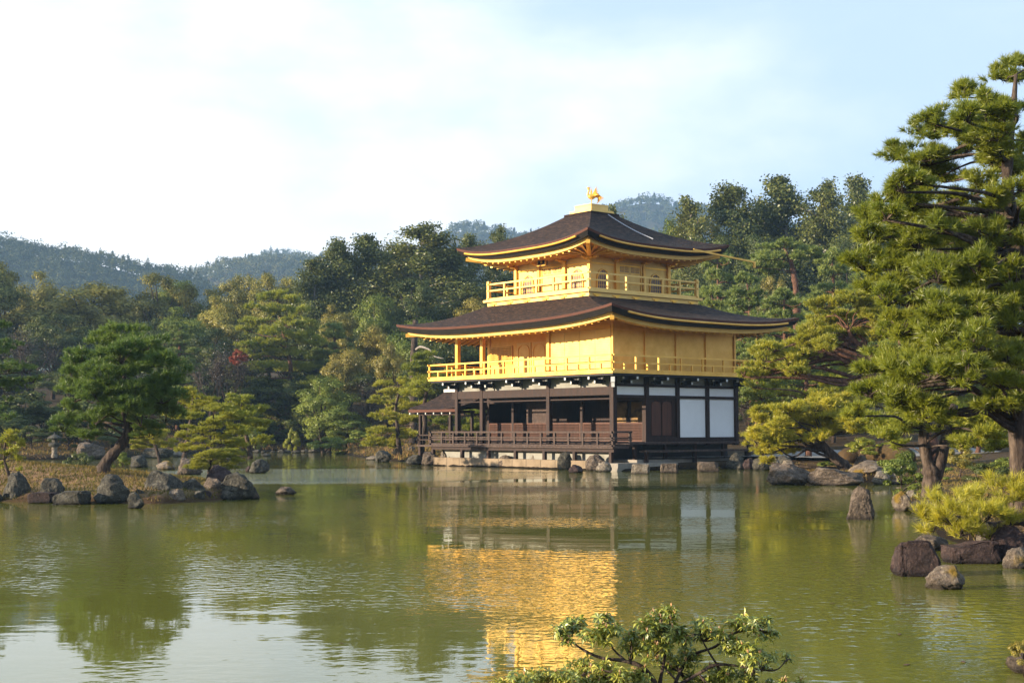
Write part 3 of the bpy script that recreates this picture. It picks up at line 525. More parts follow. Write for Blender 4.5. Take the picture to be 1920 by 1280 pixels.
# roofs: four curved faces with lifted corners, a thick layered edge and gilded eaves
def roof(kind, e, t, zm, zt, lift, wall, zw, c1, in_g=0.42, drop=0.54):
    # e, t, wall: rectangles (u0, u1, v0, v1)
    def corners(r): u0, u1, v0, v1 = r; return [np.array(p) for p in ((u0, v0), (u1, v0), (u1, v1), (u0, v1))]
    def shrink(r, d): return (r[0] + d, r[1] - d, r[2] + d, r[3] - d)
    ns, ntt = 40, 14
    def zl(s): return lift * abs(2 * s - 1) ** 3.2
    E, T = corners(e), corners(t); mb = MB()
    for k in range(4):
        A, B_, a, b_ = E[k], E[(k + 1) % 4], T[k], T[(k + 1) % 4]; vs = []
        for j in range(ntt + 1):
            tt = j / ntt
            for i in range(ns + 1):
                s = i / ns; p = (A * (1 - s) + B_ * s) * (1 - tt) + (a * (1 - s) + b_ * s) * tt
                vs.append((p[1], p[0], zm + (zt - zm) * (c1 * tt + (1 - c1) * tt * tt) + zl(s) * (1 - tt) ** 2.2))
        mb.add(vs, [(j * (ns + 1) + i, j * (ns + 1) + i + 1, (j + 1) * (ns + 1) + i + 1, (j + 1) * (ns + 1) + i) for j in range(ntt) for i in range(ns)])
    top = mb.build(kind + '_roof', M['shingle'], pav, smooth=True)
    def band(r0, d0, r1, d1):            # strip round the building between two rectangles hung below the edge line
        m_ = MB(); C0, C1 = corners(r0), corners(r1)
        for k in range(4):
            vs = []
            for C_, d_ in ((C0, d0), (C1, d1)):
                for i in range(ns + 1):
                    s = i / ns; p = C_[k] * (1 - s) + C_[(k + 1) % 4] * s
                    dz = d_ if not isinstance(d_, tuple) else None
                    z = zm + zl(s) - d_ if dz is not None else d_[0]
                    vs.append((p[1], p[0], z))
            m_.add(vs, [(i, i + ns + 1, i + ns + 2, i + 1) for i in range(ns)])
        return m_
    def join(*ms):
        o = MB()
        for q in ms: o.add(q.v, q.f)
        return o
    join(band(e, 0, shrink(e, .015), .12)).build('shingle_edge', M['shingle_edge'], top)
    join(band(shrink(e, .03), .12, shrink(e, .16), .36), band(shrink(e, .16), .36, shrink(e, in_g + .25), .36)).build('eave_underside', M['black_wood'], top)
    g1 = join(band(shrink(e, in_g), .34, shrink(e, in_g + .03), drop), band(shrink(e, in_g + .03), drop, shrink(e, in_g + .16), drop + .02))
    g1.build('eave_board', M['gold_pale'], top)
    band(shrink(e, in_g + .12), drop - .04, wall, (zw,)).build('eave_ceiling', M['gold_deep'], top)
    rf = MB(); E2, Wl = corners(shrink(e, in_g + .14)), corners(wall)
    for k in range(4):
        A, B_ = E2[k], E2[(k + 1) % 4]; ln = np.hypot(*(B_ - A)); nn = int(ln / .42)
        wa, wb = Wl[k], Wl[(k + 1) % 4]; d = (B_ - A) / ln; l0, l1 = (wa - A) @ d, (wb - A) @ d
        for i in range(1, nn):
            s = i / nn; p = A * (1 - s) + B_ * s; x = min(max(s * ln, l0), l1); q = wa + (wb - wa) * ((x - l0) / (l1 - l0))
            rf.bar((p[1], p[0], zm + zl(s) - drop - .02), (q[1], q[0], zw - .05), .10, .10)
    rf.build('eave_rafters', M['gold'], top)
    for k in range(4):
        q0 = corners(shrink(e, in_g - .05))[k]; q = Wl[k]; MB().bar((q0[1], q0[0], zm + lift - drop - .06), (q[1], q[0], zw - .1), .2, .18).build('hip_rafter', M['gold'], top)
    return top, (lambda s: zm + zl(s))
lower = (-2.27, L + 2.35, -2.27, W + 2.27)
lr, zl1 = roof('lower', lower, (1.9, 9.7, .3, 8.1), 6.93, 8.12, .42, (-.05, 11.6, -.05, 8.45), 6.98, 0.55)
HU = 4.93
upper = (LC - HU, LC + HU, WC - HU, WC + HU)
ur, zl2 = roof('upper', upper, (LC - .95, LC + .95, WC - .95, WC + .95), 10.72, 12.72, .45, (LC - 2.74, LC + 2.74, WC - 2.74, WC + 2.74), 10.3, 0.62, in_g=0.40, drop=0.54)
# gilded gutters, the long spout and the chain
for e_, zf_, nm, sides in ((upper, zl2, 'upper', (0, 3)), (lower, zl1, 'lower', (3,))):
    for k in sides:
        cs = [(e_[0], e_[2]), (e_[1], e_[2]), (e_[1], e_[3]), (e_[0], e_[3])]; A = np.array(cs[k]); B_ = np.array(cs[(k + 1) % 4]); pts = []
        for i in range(3, 38):
            s = i / 40; p = A * (1 - s) + B_ * s; n_ = np.array([0, -1]) if k == 0 else np.array([-1, 0]); p = p + n_ * .05; pts.append((p[1], p[0], zf_(s) - .17))
        o = part('gutter', 'gold', MB().tube(pts, .05, 8), ur if nm == 'upper' else lr)
def solve_v(px, py, u):
    d = ray(px, py); o = -np.array([CX, CY]); du, dv = d[:2] @ UD, d[:2] @ VD; tq = (u - o @ UD) / du; return o @ VD + dv * tq, H + d[2] * tq
v1, z1 = solve_v(1416, 492, LC - 5.0); v0, z0 = solve_v(1300, 468, LC - 4.98)
sp = part('rain_spout', 'gold', MB().bar((v0, LC - 4.98, z0), (v1, LC - 5.0, z1), .08, .08)); part('spout_end', 'gold', MB().box(v1 - .12, v1 - .02, LC - 5.05, LC - 4.95, z1 - .28, z1 - .04), sp)
def on_upper(s, tt):                      # point on the right hand face of the upper roof
    v = (WC - HU + 2 * HU * s) * (1 - tt) + (WC - .95 + 1.9 * s) * tt; u = (LC - HU) * (1 - tt) + (LC - .95) * tt
    return (v, u, 10.72 + 2.0 * (.62 * tt + .38 * tt * tt) + .45 * abs(2 * s - 1) ** 3.2 * (1 - tt) ** 2.2 + .03)
part('roof_chain', 'chain', MB().tube([on_upper(.60 + .0 * k, 1 - k * .075) for k in range(10)], .022, 5), ur)
# third floor
h = 3.8
part('gallery_base', 'gold_pale', U().b(LC - h, LC + h, WC - h, WC + h, 7.5, 8.33))
gb = part('gallery_floor', 'gold_pale', U().b(LC - h - .16, LC + h + .16, WC - h - .16, WC + h + .16, 8.33, 8.45))
mo = MB(); FLg = Face('L', WC - h); FRg = Face('R', LC - h)
for a in (-3.3, -2.0, -.7, .7, 2.0, 3.3):
    for F_, c in ((FLg, LC), (FRg, WC)):
        F_.slab(mo, c + a - .24, c + a + .24, 8.20, 8.25, 0, .05); F_.slab(mo, c + a - .1, c + a + .1, 8.13, 8.195, 0, .06)
mo.build('gallery_brackets', M['gold_deep'], gb)
hr = 3.74
railing('gallery_railing', None, [(LC - hr, WC - hr), (LC + hr, WC - hr), (LC + hr, WC + hr), (LC - hr, WC + hr), (LC - hr, WC - hr)], 'gold_pale', [(9.26, .9), (8.93, .85), (8.50, 1.1)], 1.25, False, 0.085, 8.45, 0, wp=.09)
for su, sv in ((-1, -1), (1, -1), (-1, 1), (1, 1)): part('corner_post', 'gold_pale', U().b(LC + su * hr - .08, LC + su * hr + .08, WC + sv * hr - .08, WC + sv * hr + .08, 8.45, 9.42))
part('upper_wall', 'gold_pale', U().b(LC - 2.7, LC + 2.7, WC - 2.7, WC + 2.7, 8.45, 10.45))
for a in (-2.74, -.95, .95, 2.74):
    for b_ in (-2.74, 2.74): part('gold_post', 'gold', U().b(LC + a - .09, LC + a + .09, WC + b_ - .09, WC + b_ + .09, 8.45, 10.4))
    if abs(a) < 2:
        for b_ in (-2.74, 2.74): part('gold_post', 'gold', U().b(LC + b_ - .09, LC + b_ + .09, WC + a - .09, WC + a + .09, 8.45, 10.4))
F3L = Face('L', WC - 2.7); F3R = Face('R', LC - 2.7)
bk = MB()
for F_, c in ((F3L, LC), (F3R, WC)):
    for a in (-2.74, -.95, .95, 2.74):
        F_.slab(bk, c + a - .16, c + a + .16, 10.05, 10.14, .1, .32); F_.slab(bk, c + a - .4, c + a + .4, 10.17, 10.25, .12, .28); F_.slab(bk, c + a - .07, c + a + .07, 10.1, 10.2, .3, .62)
    F_.slab(bk, c - 2.6, c + 2.6, 10.28, 10.4, .0, .12); F_.slab(bk, c - 2.65, c + 2.65, 8.455, 8.56, .0, .06); F_.slab(bk, c - 2.65, c + 2.65, 9.86, 9.93, .0, .04)
bk.build('eave_brackets', M['gold_deep'], pav)
def bell_window(F_, ca, z0, hgt, w):
    prof = [(1.06, 0), (1.0, .3), (.97, .55), (.86, .74), (.62, .87), (.40, .93), (.18, .965), (0, 1.0)]
    out = [(w * a, hgt * z) for a, z in prof]; out = [(-a, z) for a, z in out] + [(a, z) for a, z in out[-2::-1]]
    inn = [(a * .86, .05 + z * .90) for a, z in out]; k = len(out); fr = MB()
    v = [F_(ca + a, o_, z0 + z) for o_ in (0.0, .06) for lst in (out, inn) for a, z in lst]
    f = []
    for i in range(k):
        j = (i + 1) % k; f += [(2 * k + i, 2 * k + j, 3 * k + j, 3 * k + i), (i, j, 2 * k + j, 2 * k + i), (k + i, k + j, 3 * k + j, 3 * k + i)]
    o = fr.add(v, f).build('bell_window', M['gold'], pav)
    MB().add([F_(ca + a, .012, z0 + z) for a, z in inn], [tuple(range(k))]).build('window_pane', M['dark_pane'], o)
    g_ = MB(); ia = [p[0] for p in inn[:k // 2 + 1]]; iz = [p[1] for p in inn[:k // 2 + 1]]
    for i in range(-2, 3):
        a = i * w * .30; zz = np.interp(-abs(a), ia[1:], iz[1:]); F_.slab(g_, ca + a - .010, ca + a + .010, z0 + .05, z0 + zz, .016, .035)
    for z in (.22, .45, .68): F_.slab(g_, ca - w * .80, ca + w * .80, z0 + hgt * z - .009, z0 + hgt * z + .009, .02, .038)
    g_.build('window_bars', M['gold_pale'], o)
for F_, c in ((F3L, LC), (F3R, WC)):
    for a in (-1.83, 1.83): bell_window(F_, c + a, 8.62, 1.05, .44)
    dm = MB(); F_.slab(dm, c - .82, c - .74, 8.56, 9.98, 0, .07); F_.slab(dm, c + .74, c + .82, 8.56, 9.98, 0, .07); F_.slab(dm, c - .9, c + .9, 9.98, 10.04, 0, .08); d = dm.build('door_frame', M['gold'], pav)
    for s_ in (-1, 1):
        c2 = c + s_ * .37; dl = MB(); F_.slab(dl, c2 - .36, c2 + .36, 8.56, 9.97, 0, .03); lf = dl.build('door_leaf', M['gold_pale'], d)
        pn = MB(); F_.slab(pn, c2 - .29, c2 - .03, 9.58, 9.88, .03, .036); F_.slab(pn, c2 + .03, c2 + .29, 9.58, 9.88, .03, .036); pn.build('door_pane', M['dark_pane'], lf)
        gr = MB()
        for q in (-.24, -.16, -.08, .08, .16, .24): F_.slab(gr, c2 + q - .012, c2 + q + .012, 9.58, 9.88, .037, .05)
        for zz in (9.66, 9.73, 9.80): F_.slab(gr, c2 - .29, c2 + .29, zz - .01, zz + .01, .038, .048)
        for zz in (8.64, 9.0, 9.42, 9.52): F_.slab(gr, c2 - .33, c2 + .33, zz - .02, zz + .02, .03, .05)
        gr.build('door_bars', M['gold'], lf)
# name board under the eave
nb = MB(); p0 = F3L(LC, .55, 10.18)
nb.bar(F3L(LC + .32, .66, 10.24), F3L(LC - .32, .66, 10.24), .1, .62); o = nb.build('name_board', M['black_wood'], pav); o2 = MB()
for s_ in (-.3, .3): o2.bar(F3L(LC + s_, .73, 9.93), F3L(LC + s_, .73, 10.55), .07, .05)
for zz in (9.95, 10.53): o2.bar(F3L(LC - .3, .735, zz), F3L(LC + .3, .735, zz), .06, .07)
o2.bar(F3L(LC, .735, 10.05), F3L(LC, .735, 10.42), .12, .03); o2.build('board_frame', M['gold'], o)
# finial
part('roof_cap', 'shingle', U().b(LC - 1.0, LC + 1.0, WC - 1.0, WC + 1.0, 12.55, 12.80))
fb = part('finial_base', 'gold_pale', U().b(LC - .80, LC + .80, WC - .80, WC + .80, 12.80, 12.95)); part('finial_block', 'gold_pale', U().b(LC - .60, LC + .60, WC - .60, WC + .60, 12.95, 13.26).b(LC - .62, LC + .62, WC - .62, WC + .62, 13.2, 13.24), fb)
# golden bird on the ridge
bx0, by0 = B(LC, WC)
ph = empty('phoenix_statue', (bx0, by0, 13.26), 0); tag(ph, 'golden bird statue with raised wings and fanned tail standing on the roof peak', 'statue')
def blob(rings, n=10):                    # rings: (centre, radius)
    return tube([r[0] for r in rings], [r[1] for r in rings], n)
X = -1
bd = MB().add(*blob([((-.20, 0, .50), .03), ((-.15, 0, .50), .10), ((-.04, 0, .46), .135), ((.08, 0, .44), .11), ((.17, 0, .46), .06), ((.22, 0, .48), .02)]))
bd.add(*blob([((-.13, 0, .50), .085), ((-.18, 0, .60), .055), ((-.17, 0, .70), .04), ((-.13, 0, .78), .038), ((-.13, 0, .84), .05), ((-.17, 0, .87), .045), ((-.22, 0, .86), .012)])); bd.build('body', M['gold'], ph, smooth=True)
cr = MB()
for k, a in enumerate((-.5, 0, .5)): cr.add(*blob([((-.14, 0, .87), .03), ((-.15 + a * .1, 0, .93), .035), ((-.14 + a * .16, 0, .99), .004)], 6))
cr.build('crest', M['gold'], ph)
for s_, dx in ((-1, .16), (1, -.12)):
    w_ = MB()
    for k in range(6):                       # feathers of one raised wing, longest at the top
        a = k / 5; base = np.array([.00 + .10 * a, s_ * .09, .47 + .03 * a]); tipp = np.array([dx + .10 - .02 * k + (.20 * a if s_ < 0 else -.06 * a), s_ * (.20 + .10 * a), .98 - .46 * a]); md = (base + tipp) / 2 + np.array([.03, s_ * .04, .03])
        w_.tube([tuple(base), tuple(md), tuple(tipp)], [.030, .034, .006], 6)
    w_.build('wing', M['gold'], ph)
    part('leg', 'gold', MB().tube([(.0, s_ * .06, .40), (.01, s_ * .06, .18), (-.01, s_ * .06, .03)], [.035, .022, .022], 6).tube([(-.08, s_ * .06, .02), (.05, s_ * .06, .02)], .02, 5), ph)
tl = MB()
for k in range(9):
    a = k / 8; tl.tube([(.18, (a - .5) * .06, .47), (.34, (a - .5) * .2, .50 - .16 * a + .1), (.46 - .12 * a, (a - .5) * .3, .46 - .22 * a), (.62 - .34 * a, (a - .5) * .36, .36 - .22 * a)], [.03, .028, .024, .012], 5)
tl.build('tail', M['gold'], ph); part('base', 'gold', MB().tube([(0, 0, -.0), (0, 0, .03), (0, 0, .06)], [.16, .15, .10], 12), ph)
# small lean-to with its own shingle roof at the far end
an = empty('porch_annex', (CX, CY, 0), PI / 2 - YAW); tag(an, 'small open porch with brown shingle roof on the left end of the pavilion', 'porch')
ar = MB(); u0, u1, v0, v1, ur0, ur1, vm, ze, zr = 11.9, 16.4, .3, 4.9, 12.0, 16.05, 2.6, 2.92, 3.94
nS = 12
def annex_side(P, Q, p, q, lift):
    vs = []
    for j in range(7):
        t_ = j / 6
        for i in range(nS + 1):
            s = i / nS; c = (np.array(P) * (1 - s) + np.array(Q) * s) * (1 - t_) + (np.array(p) * (1 - s) + np.array(q) * s) * t_
            vs.append((c[1], c[0], ze + (zr - ze) * (.6 * t_ + .4 * t_ * t_) + lift * abs(2 * s - 1) ** 3 * (1 - t_) ** 2))
    ar.add(vs, [(j * (nS + 1) + i, j * (nS + 1) + i + 1, (j + 1) * (nS + 1) + i + 1, (j + 1) * (nS + 1) + i) for j in range(6) for i in range(nS)])
annex_side((u0, v0), (u1, v0), (ur0, vm), (ur1, vm), .12); annex_side((u1, v1), (u0, v1), (ur1, vm), (ur0, vm), .12); annex_side((u1, v0), (u1, v1), (ur1, vm), (ur1, vm + .01), .12)
rf_ = ar.build('annex_roof', M['shingle'], an, smooth=True)
part('roof_edge', 'shingle_edge', U().b(u0, u1 - .02, v0 + .02, v0 + .12, ze - .14, ze + .01).b(u1 - .12, u1 - .02, v0 + .12, v1, ze - .14, ze + .01), rf_)
part('ridge_cap', 'white_tip', U().b(ur0, ur1, vm - .1, vm + .1, zr - .02, zr + .14), rf_)
for k in range(7): part('rafter_end', 'white_tip', U().b(u0 + .1 + k * .72, u0 + .17 + k * .72, v0 + .1, v0 + .18, ze - .25, ze - .142), rf_)
for u, v in ((15.9, .8), (15.9, 4.4), (13.2, .8), (13.2, 4.4)): part('annex_post', 'wood', U().b(u - .07, u + .07, v - .07, v + .07, -.5, ze - .05))
bpy.context.view_layer.update()
part('annex_beam', 'wood', U().b(12, 15.97, .75, .85, 2.62, 2.76).b(12, 15.97, 4.35, 4.45, 2.62, 2.76), an)
part('annex_floor', 'wood_grey', U().b(12.72, 16.0, .6, 4.6, .93, 1.03), an)
railing('annex_railing', None, [(12.9, .72), (15.95, .72), (15.95, 4.5), (12.9, 4.5)], 'wood', [(1.55, 1.0), (1.3, .8)], .9, False, .07, 1.03, 0, parent=an)
for o in [c for c in pav.children if c.name.startswith('annex_post')]: o.parent = an

# ------------------------------------------------------------------ rocks
def ico(n):
    me = bpy.data.meshes.new('tmp'); import bmesh
    b = bmesh.new(); bmesh.ops.create_icosphere(b, subdivisions=n, radius=1.0); b.to_mesh(me); b.free()
    v = np.array([p.co[:] for p in me.vertices]); f = [tuple(p.vertices) for p in me.polygons]; bpy.data.meshes.remove(me); return v, f
ICO = {k: ico(k) for k in (3, 4, 5)}
def fnoise(P, seed, s):
    r = np.random.default_rng(seed); o = np.zeros(len(P))
    for k in range(4):
        w = r.normal(0, 1, (5, 3)) * s * 1.9 ** k; ph_ = r.uniform(0, 6.3, 5)
        o += np.sin(P @ w.T + ph_).sum(1) / 5 * 0.55 ** k
    return o
def rock(px, pyb, wpx, hpx, m, label, shape='round', ground=False, seed=None, dfac=0.8, group=None, name='boulder', sub=4):
    seed = seed or (int(px) * 31 + int(pyb)); rng = np.random.default_rng(seed)
    c = hit(px, pyb) if ground else wat(px, pyb); sc = c[1] / F; w, h_ = wpx * sc, hpx * sc
    v, f = ICO[sub]; p = v.copy()
    if shape in ('block', 'step', 'tall'): p = np.sign(p) * np.abs(p) ** (0.22 if shape != 'tall' else 0.62)
    for k in range(14 if shape not in ('block', 'step') else 4):     # broken flat faces
        nrm = rng.normal(0, 1, 3); nrm[2] = abs(nrm[2]) * (0.7 if shape != 'tall' else 0.3); nrm /= np.linalg.norm(nrm)
        dd = p @ nrm; lim = rng.uniform(0.56, 0.86) * (1.55 if shape in ('block', 'step') else 1); ex = np.maximum(dd - lim, 0); p = p - ex[:, None] * nrm * 0.9
    rg = 1 - np.abs(fnoise(p, seed + 2, 2.6)); am = .45 if shape in ('block', 'step') else 1.0; p = p * (1 + am * 0.13 * fnoise(p, seed, 1.6) + am * 0.13 * (rg - .6) + 0.07 * fnoise(p, seed + 1, 6) + 0.035 * fnoise(p, seed + 3, 14))[:, None]
    if shape in ('block', 'tall', 'step'): p = p * (1 - 0.10 * np.maximum(0, np.abs(fnoise(p * np.array([1, 1, .25]), seed + 5, 4.5)) * -1 + .25) * 3)[:, None]      # upright fractures
    if shape == 'step': q = (p[:, 0] < -0.25) & (p[:, 2] > 0.45); p[q, 2] = 0.45 + (p[q, 2] - 0.45) * 0.1
    if shape == 'tall': p[:, :2] *= (1.06 - 0.22 * np.clip(p[:, 2], -1, 1))[:, None]
    p[:, 0] = (p[:, 0] - (p[:, 0].max() + p[:, 0].min()) / 2); p *= [w / np.ptp(p[:, 0]), w * dfac / np.ptp(p[:, 1]), 1]
    bury = 0.30; zmin = np.quantile(p[:, 2], 0.12); p[:, 2] = (p[:, 2] - zmin) / (p[:, 2].max() - zmin) * h_
    p[:, 2] = np.maximum(p[:, 2], -0.3 - 0.1 * h_)
    o = mobj(name, p, f, M[m], smooth=False); o.location = (c[0], c[1] + w * dfac * 0.35, c[2] - (0.03 if ground else 0.0))
    return tag(o, label, 'rock', group)
G = 'rocks along the island shore'
rock(22, 940, 58, 56, 'rock_grey', 'blunt upright grey boulder at the left end of the island shore', 'tall', group=G)
rock(94, 932, 46, 36, 'rock_grey', 'tilted pointed grey rock standing on the reddish island bank', 'round', True, group=G)
rock(78, 943, 52, 20, 'rock_purple', 'low dark stone at the water below the tilted grey rock', 'block', group=G)
rock(128, 946, 64, 26, 'rock_grey', 'flat dark stone left of the rounded lichened boulder', 'block', group=G)
rock(204, 944, 72, 55, 'rock_grey', 'rounded lichened boulder in the middle of the island front shore', group=G)
rock(300, 940, 86, 58, 'rock_grey', 'largest humped boulder on the island front shore', group=G)
rock(253, 953, 30, 30, 'rock_grey', 'small pitted stone standing in the water before the largest island boulder', group=G)
rock(358, 938, 54, 42, 'rock_grey', 'grey boulder just right of the largest island boulder', group=G)
rock(330, 942, 30, 26, 'rock_moss', 'mossy stone wedged against the largest island boulder', group=G)
rock(398, 935, 46, 40, 'rock_brown', 'brown shore boulder between two bigger ones near the island tip', group=G)
rock(445, 936, 66, 52, 'rock_grey', 'broad dark boulder at the right tip of the island', group=G)
rock(408, 905, 48, 36, 'rock_purple', 'dark boulder under the small pine near the island tip', 'round', True, group=G)
rock(352, 890, 48, 34, 'rock_brown', 'sunlit brown boulder left of the small yellow pine trunk', 'round', True, group=G)
rock(308, 880, 36, 18, 'rock_moss', 'flat mossy stone on the back rim of the island', 'round', True, group=G)
rock(258, 876, 34, 24, 'rock_grey', 'dark lichened rock behind the big leaning pine on the island', 'round', True, group=G)
for k, px in enumerate((-8, 52, 100, 160, 172, 240, 262, 275, 338, 372, 384, 415, 425, 462, 470)):
    rock(px, 941 - max(0, px - 300) * .045 + R.uniform(-2, 3), R.uniform(20, 36), R.uniform(12, 26), ('rock_grey', 'rock_purple', 'rock_brown')[k % 3], 'small dark shore stone filling a gap between the island boulders', group='small stones between the island boulders', sub=3)
G = 'rocks in the channel behind the island'
rock(247, 851, 34, 16, 'rock_pale', 'pale rounded rock beyond the island left of the long grey one', group=G)
rock(292, 858, 60, 24, 'rock_grey', 'long grey rock across the channel behind the island', group=G)
rock(333, 856, 20, 16, 'rock_pale', 'small pale stone right of the long grey channel rock', group=G)
rock(164, 858, 56, 30, 'rock_brown', 'big craggy brown rock behind the island crest near the lantern', 'round', True, group=G)
G = 'rocks out in the pond'
rock(484, 887, 38, 27, 'rock_grey', 'pointed slate grey rock alone in the pond right of the island', group=G)
rock(466, 885, 14, 12, 'rock_purple', 'small dark stone at the left foot of the slate grey pond rock', group=G)
rock(500, 855, 17, 6, 'rock_grey', 'tiny low dark rock far out in the pond', group=G)
rock(535, 927, 40, 15, 'rock_brown', 'small low pitted rock in open water right of the island', group=G)
rock(1617, 974, 54, 62, 'rock_brown', 'tall standing stone rising from open water on the right', 'tall', group=G, sub=5)
rock(1724, 1080, 84, 66, 'rock_purple', 'large purplish block shaped stone in the water on the right', 'block', group=G, sub=5)
rock(1779, 1105, 76, 45, 'rock_moss', 'pitted pale rock with orange moss in front of the purplish block', group=G, sub=5)
rock(1828, 1056, 96, 42, 'rock_purple', 'dark stone with a cut step in its top near the right bank', 'step', group=G, sub=5)
G = 'rocks on the right bank'
rock(1750, 1032, 76, 28, 'rock_brown', 'flat brown rock under the low yellow pine boughs', group=G)
rock(1850, 1048, 44, 66, 'rock_pale', 'pale upright rock under the right end of the low pine', 'tall', group=G)
rock(1893, 1052, 74, 66, 'rock_purple', 'rough dark purple rock on the bank at the right frame edge', group=G)
rock(1914, 1066, 56, 40, 'rock_moss', 'mossy lichened rock at the waterline on the right frame edge', group=G)
rock(1694, 958, 38, 38, 'rock_moss', 'orange mossed stone at the water left of the forked pine', group=G)
rock(1738, 962, 60, 25, 'rock_grey', 'grey flat topped rock below the forked pine trunk', group=G)
rock(1716, 942, 36, 26, 'rock_pale', 'pale stone behind the orange mossed one', group=G)
rock(1932, 1262, 76, 40, 'rock_brown', 'brown rock under yellow moss cut by the lower right frame edge', group=G)
G = 'boulders on the little headland at right'
rock(1485, 909, 82, 40, 'rock_brown', 'broad sloping boulder at the left end of the right headland', group=G, sub=5)
rock(1572, 910, 104, 34, 'rock_brown', 'long low boulder next to the broad sloping one on the headland', group=G, sub=5)
rock(1480, 886, 30, 26, 'rock_pale', 'small pink grey stone perched behind the broad sloping boulder', 'round', True, group=G)
rock(1617, 877, 30, 27, 'rock_brown', 'narrow standing stone on the mossy headland mound', 'tall', True, group=G)
rock(1655, 908, 36, 26, 'rock_pale', 'whitish stone at the right end of the headland', group=G)
rock(1688, 908, 34, 22, 'rock_moss', 'orange mossy stone right of the whitish headland stone', group=G)
rock(1640, 889, 84, 26, 'rock_moss', 'wide mossy mound of rock at the back of the headland', 'round', True, group=G)
G = 'stones along the pavilion base'
for px, pb, w_, h_, m_, lb in [(590, 848, 26, 13, 'rock_grey', 'dark stone on the orange far bank below the leaning tree'), (717, 866, 30, 20, 'rock_grey', 'dark pointed stone on the spit left of the pavilion'), (697, 862, 22, 7, 'rock_pale', 'pale flat stone at the tip of the spit left of the pavilion'),
        (744, 862, 26, 20, 'rock_grey', 'rounded stone second from the spit tip under the pine'), (770, 858, 30, 20, 'rock_brown', 'brown rock behind the dark trunk left of the veranda'), (779, 871, 36, 17, 'rock_grey', 'low slate rock at the left corner of the pavilion'),
        (808, 872, 34, 24, 'rock_brown', 'craggy brown rock under the left veranda corner'), (833, 872, 20, 27, 'rock_pale', 'pale upright stone under the left end of the veranda'), (853, 872, 22, 18, 'rock_brown', 'small brown stone between the pale upright one and a grey boulder'),
        (879, 873, 32, 25, 'rock_grey', 'grey slanting boulder against the tan wall, left part'), (951, 876, 32, 21, 'rock_brown', 'brown boulder against the middle of the tan wall'), (1005, 877, 28, 25, 'rock_pale', 'pale knobbly boulder right of the wall middle'),
        (1060, 880, 28, 30, 'rock_grey', 'tall grey boulder leaning on the right part of the tan wall'), (1080, 886, 26, 14, 'rock_purple', 'dark wet stone in the water below the tall grey boulder'), (1119, 882, 38, 28, 'rock_brown', 'reddish boulder left of the pavilion near corner'),
        (1133, 884, 28, 18, 'rock_pale', 'pale stone in front of the reddish corner boulder'), (1202, 888, 32, 17, 'rock_pale', 'first square stone in the water before the stone landing'), (1255, 886, 30, 16, 'rock_brown', 'second square stone in the water before the stone landing'),
        (1329, 884, 36, 17, 'rock_brown', 'third square stone in the water with grass beside it'), (1380, 879, 32, 28, 'rock_grey', 'tall rounded grey boulder at the right end of the landing'), (1386, 880, 16, 12, 'rock_grey', 'small stone at the foot of the tall rounded grey boulder'), (1405, 880, 22, 20, 'rock_purple', 'dark boulder right of the tall rounded grey one'),
        (1429, 881, 30, 22, 'rock_grey', 'lichened boulder in the middle of the forecourt shore'), (1453, 881, 20, 20, 'rock_pale', 'pale lichened stone on the forecourt shore'), (1474, 880, 34, 24, 'rock_grey', 'dark grey boulder on the forecourt shore right of the pale stone'), (1510, 878, 36, 22, 'rock_grey', 'last grey boulder of the forecourt shore before the leaning trunk')]:
    rock(px, pb, w_ * 1.08, h_ * 1.1, m_, lb, 'block' if 'square' in lb else 'round', group=G)
for k in range(16):
    px = 480 + k * 15 + R.uniform(-4, 4)
    if 575 < px < 605: continue
    rock(px, 848.5 + R.uniform(-1, .5), R.uniform(9, 18), R.uniform(3, 7), 'rock_grey', 'small dark stone at the waterline of the shaded far shore', group='stones along the far shore', sub=3)

# stone lantern on the island crest
c = hit(102, 855); ln = empty('stone_lantern', tuple(c)); tag(ln, 'weathered stone lantern standing on the island crest', 'lantern'); k = c[1] / F
def lathe(prof, n=18): return MB().tube([(0, 0, z) for r_, z in prof], [r_ for r_, z in prof], n)
part('column', 'rock_pale', lathe([(6 * k, -.1), (6 * k, 1 * k), (5 * k, 3 * k), (5 * k, 14 * k), (6 * k, 16.5 * k)]), ln)
part('platform', 'rock_grey', lathe([(6 * k, 16.6 * k), (10.5 * k, 19 * k), (11.5 * k, 22 * k), (10.5 * k, 24 * k), (6.5 * k, 25 * k)]), ln)
part('light_box', 'rock_grey', lathe([(6 * k, 25.1 * k), (6.4 * k, 28 * k), (6 * k, 32.5 * k)], 6), ln)
part('lantern_roof', 'rock_grey', lathe([(13 * k, 32.6 * k), (13.2 * k, 34.5 * k), (10 * k, 37 * k), (4 * k, 39.5 * k), (2 * k, 41 * k), (.4 * k, 44 * k)]), ln)

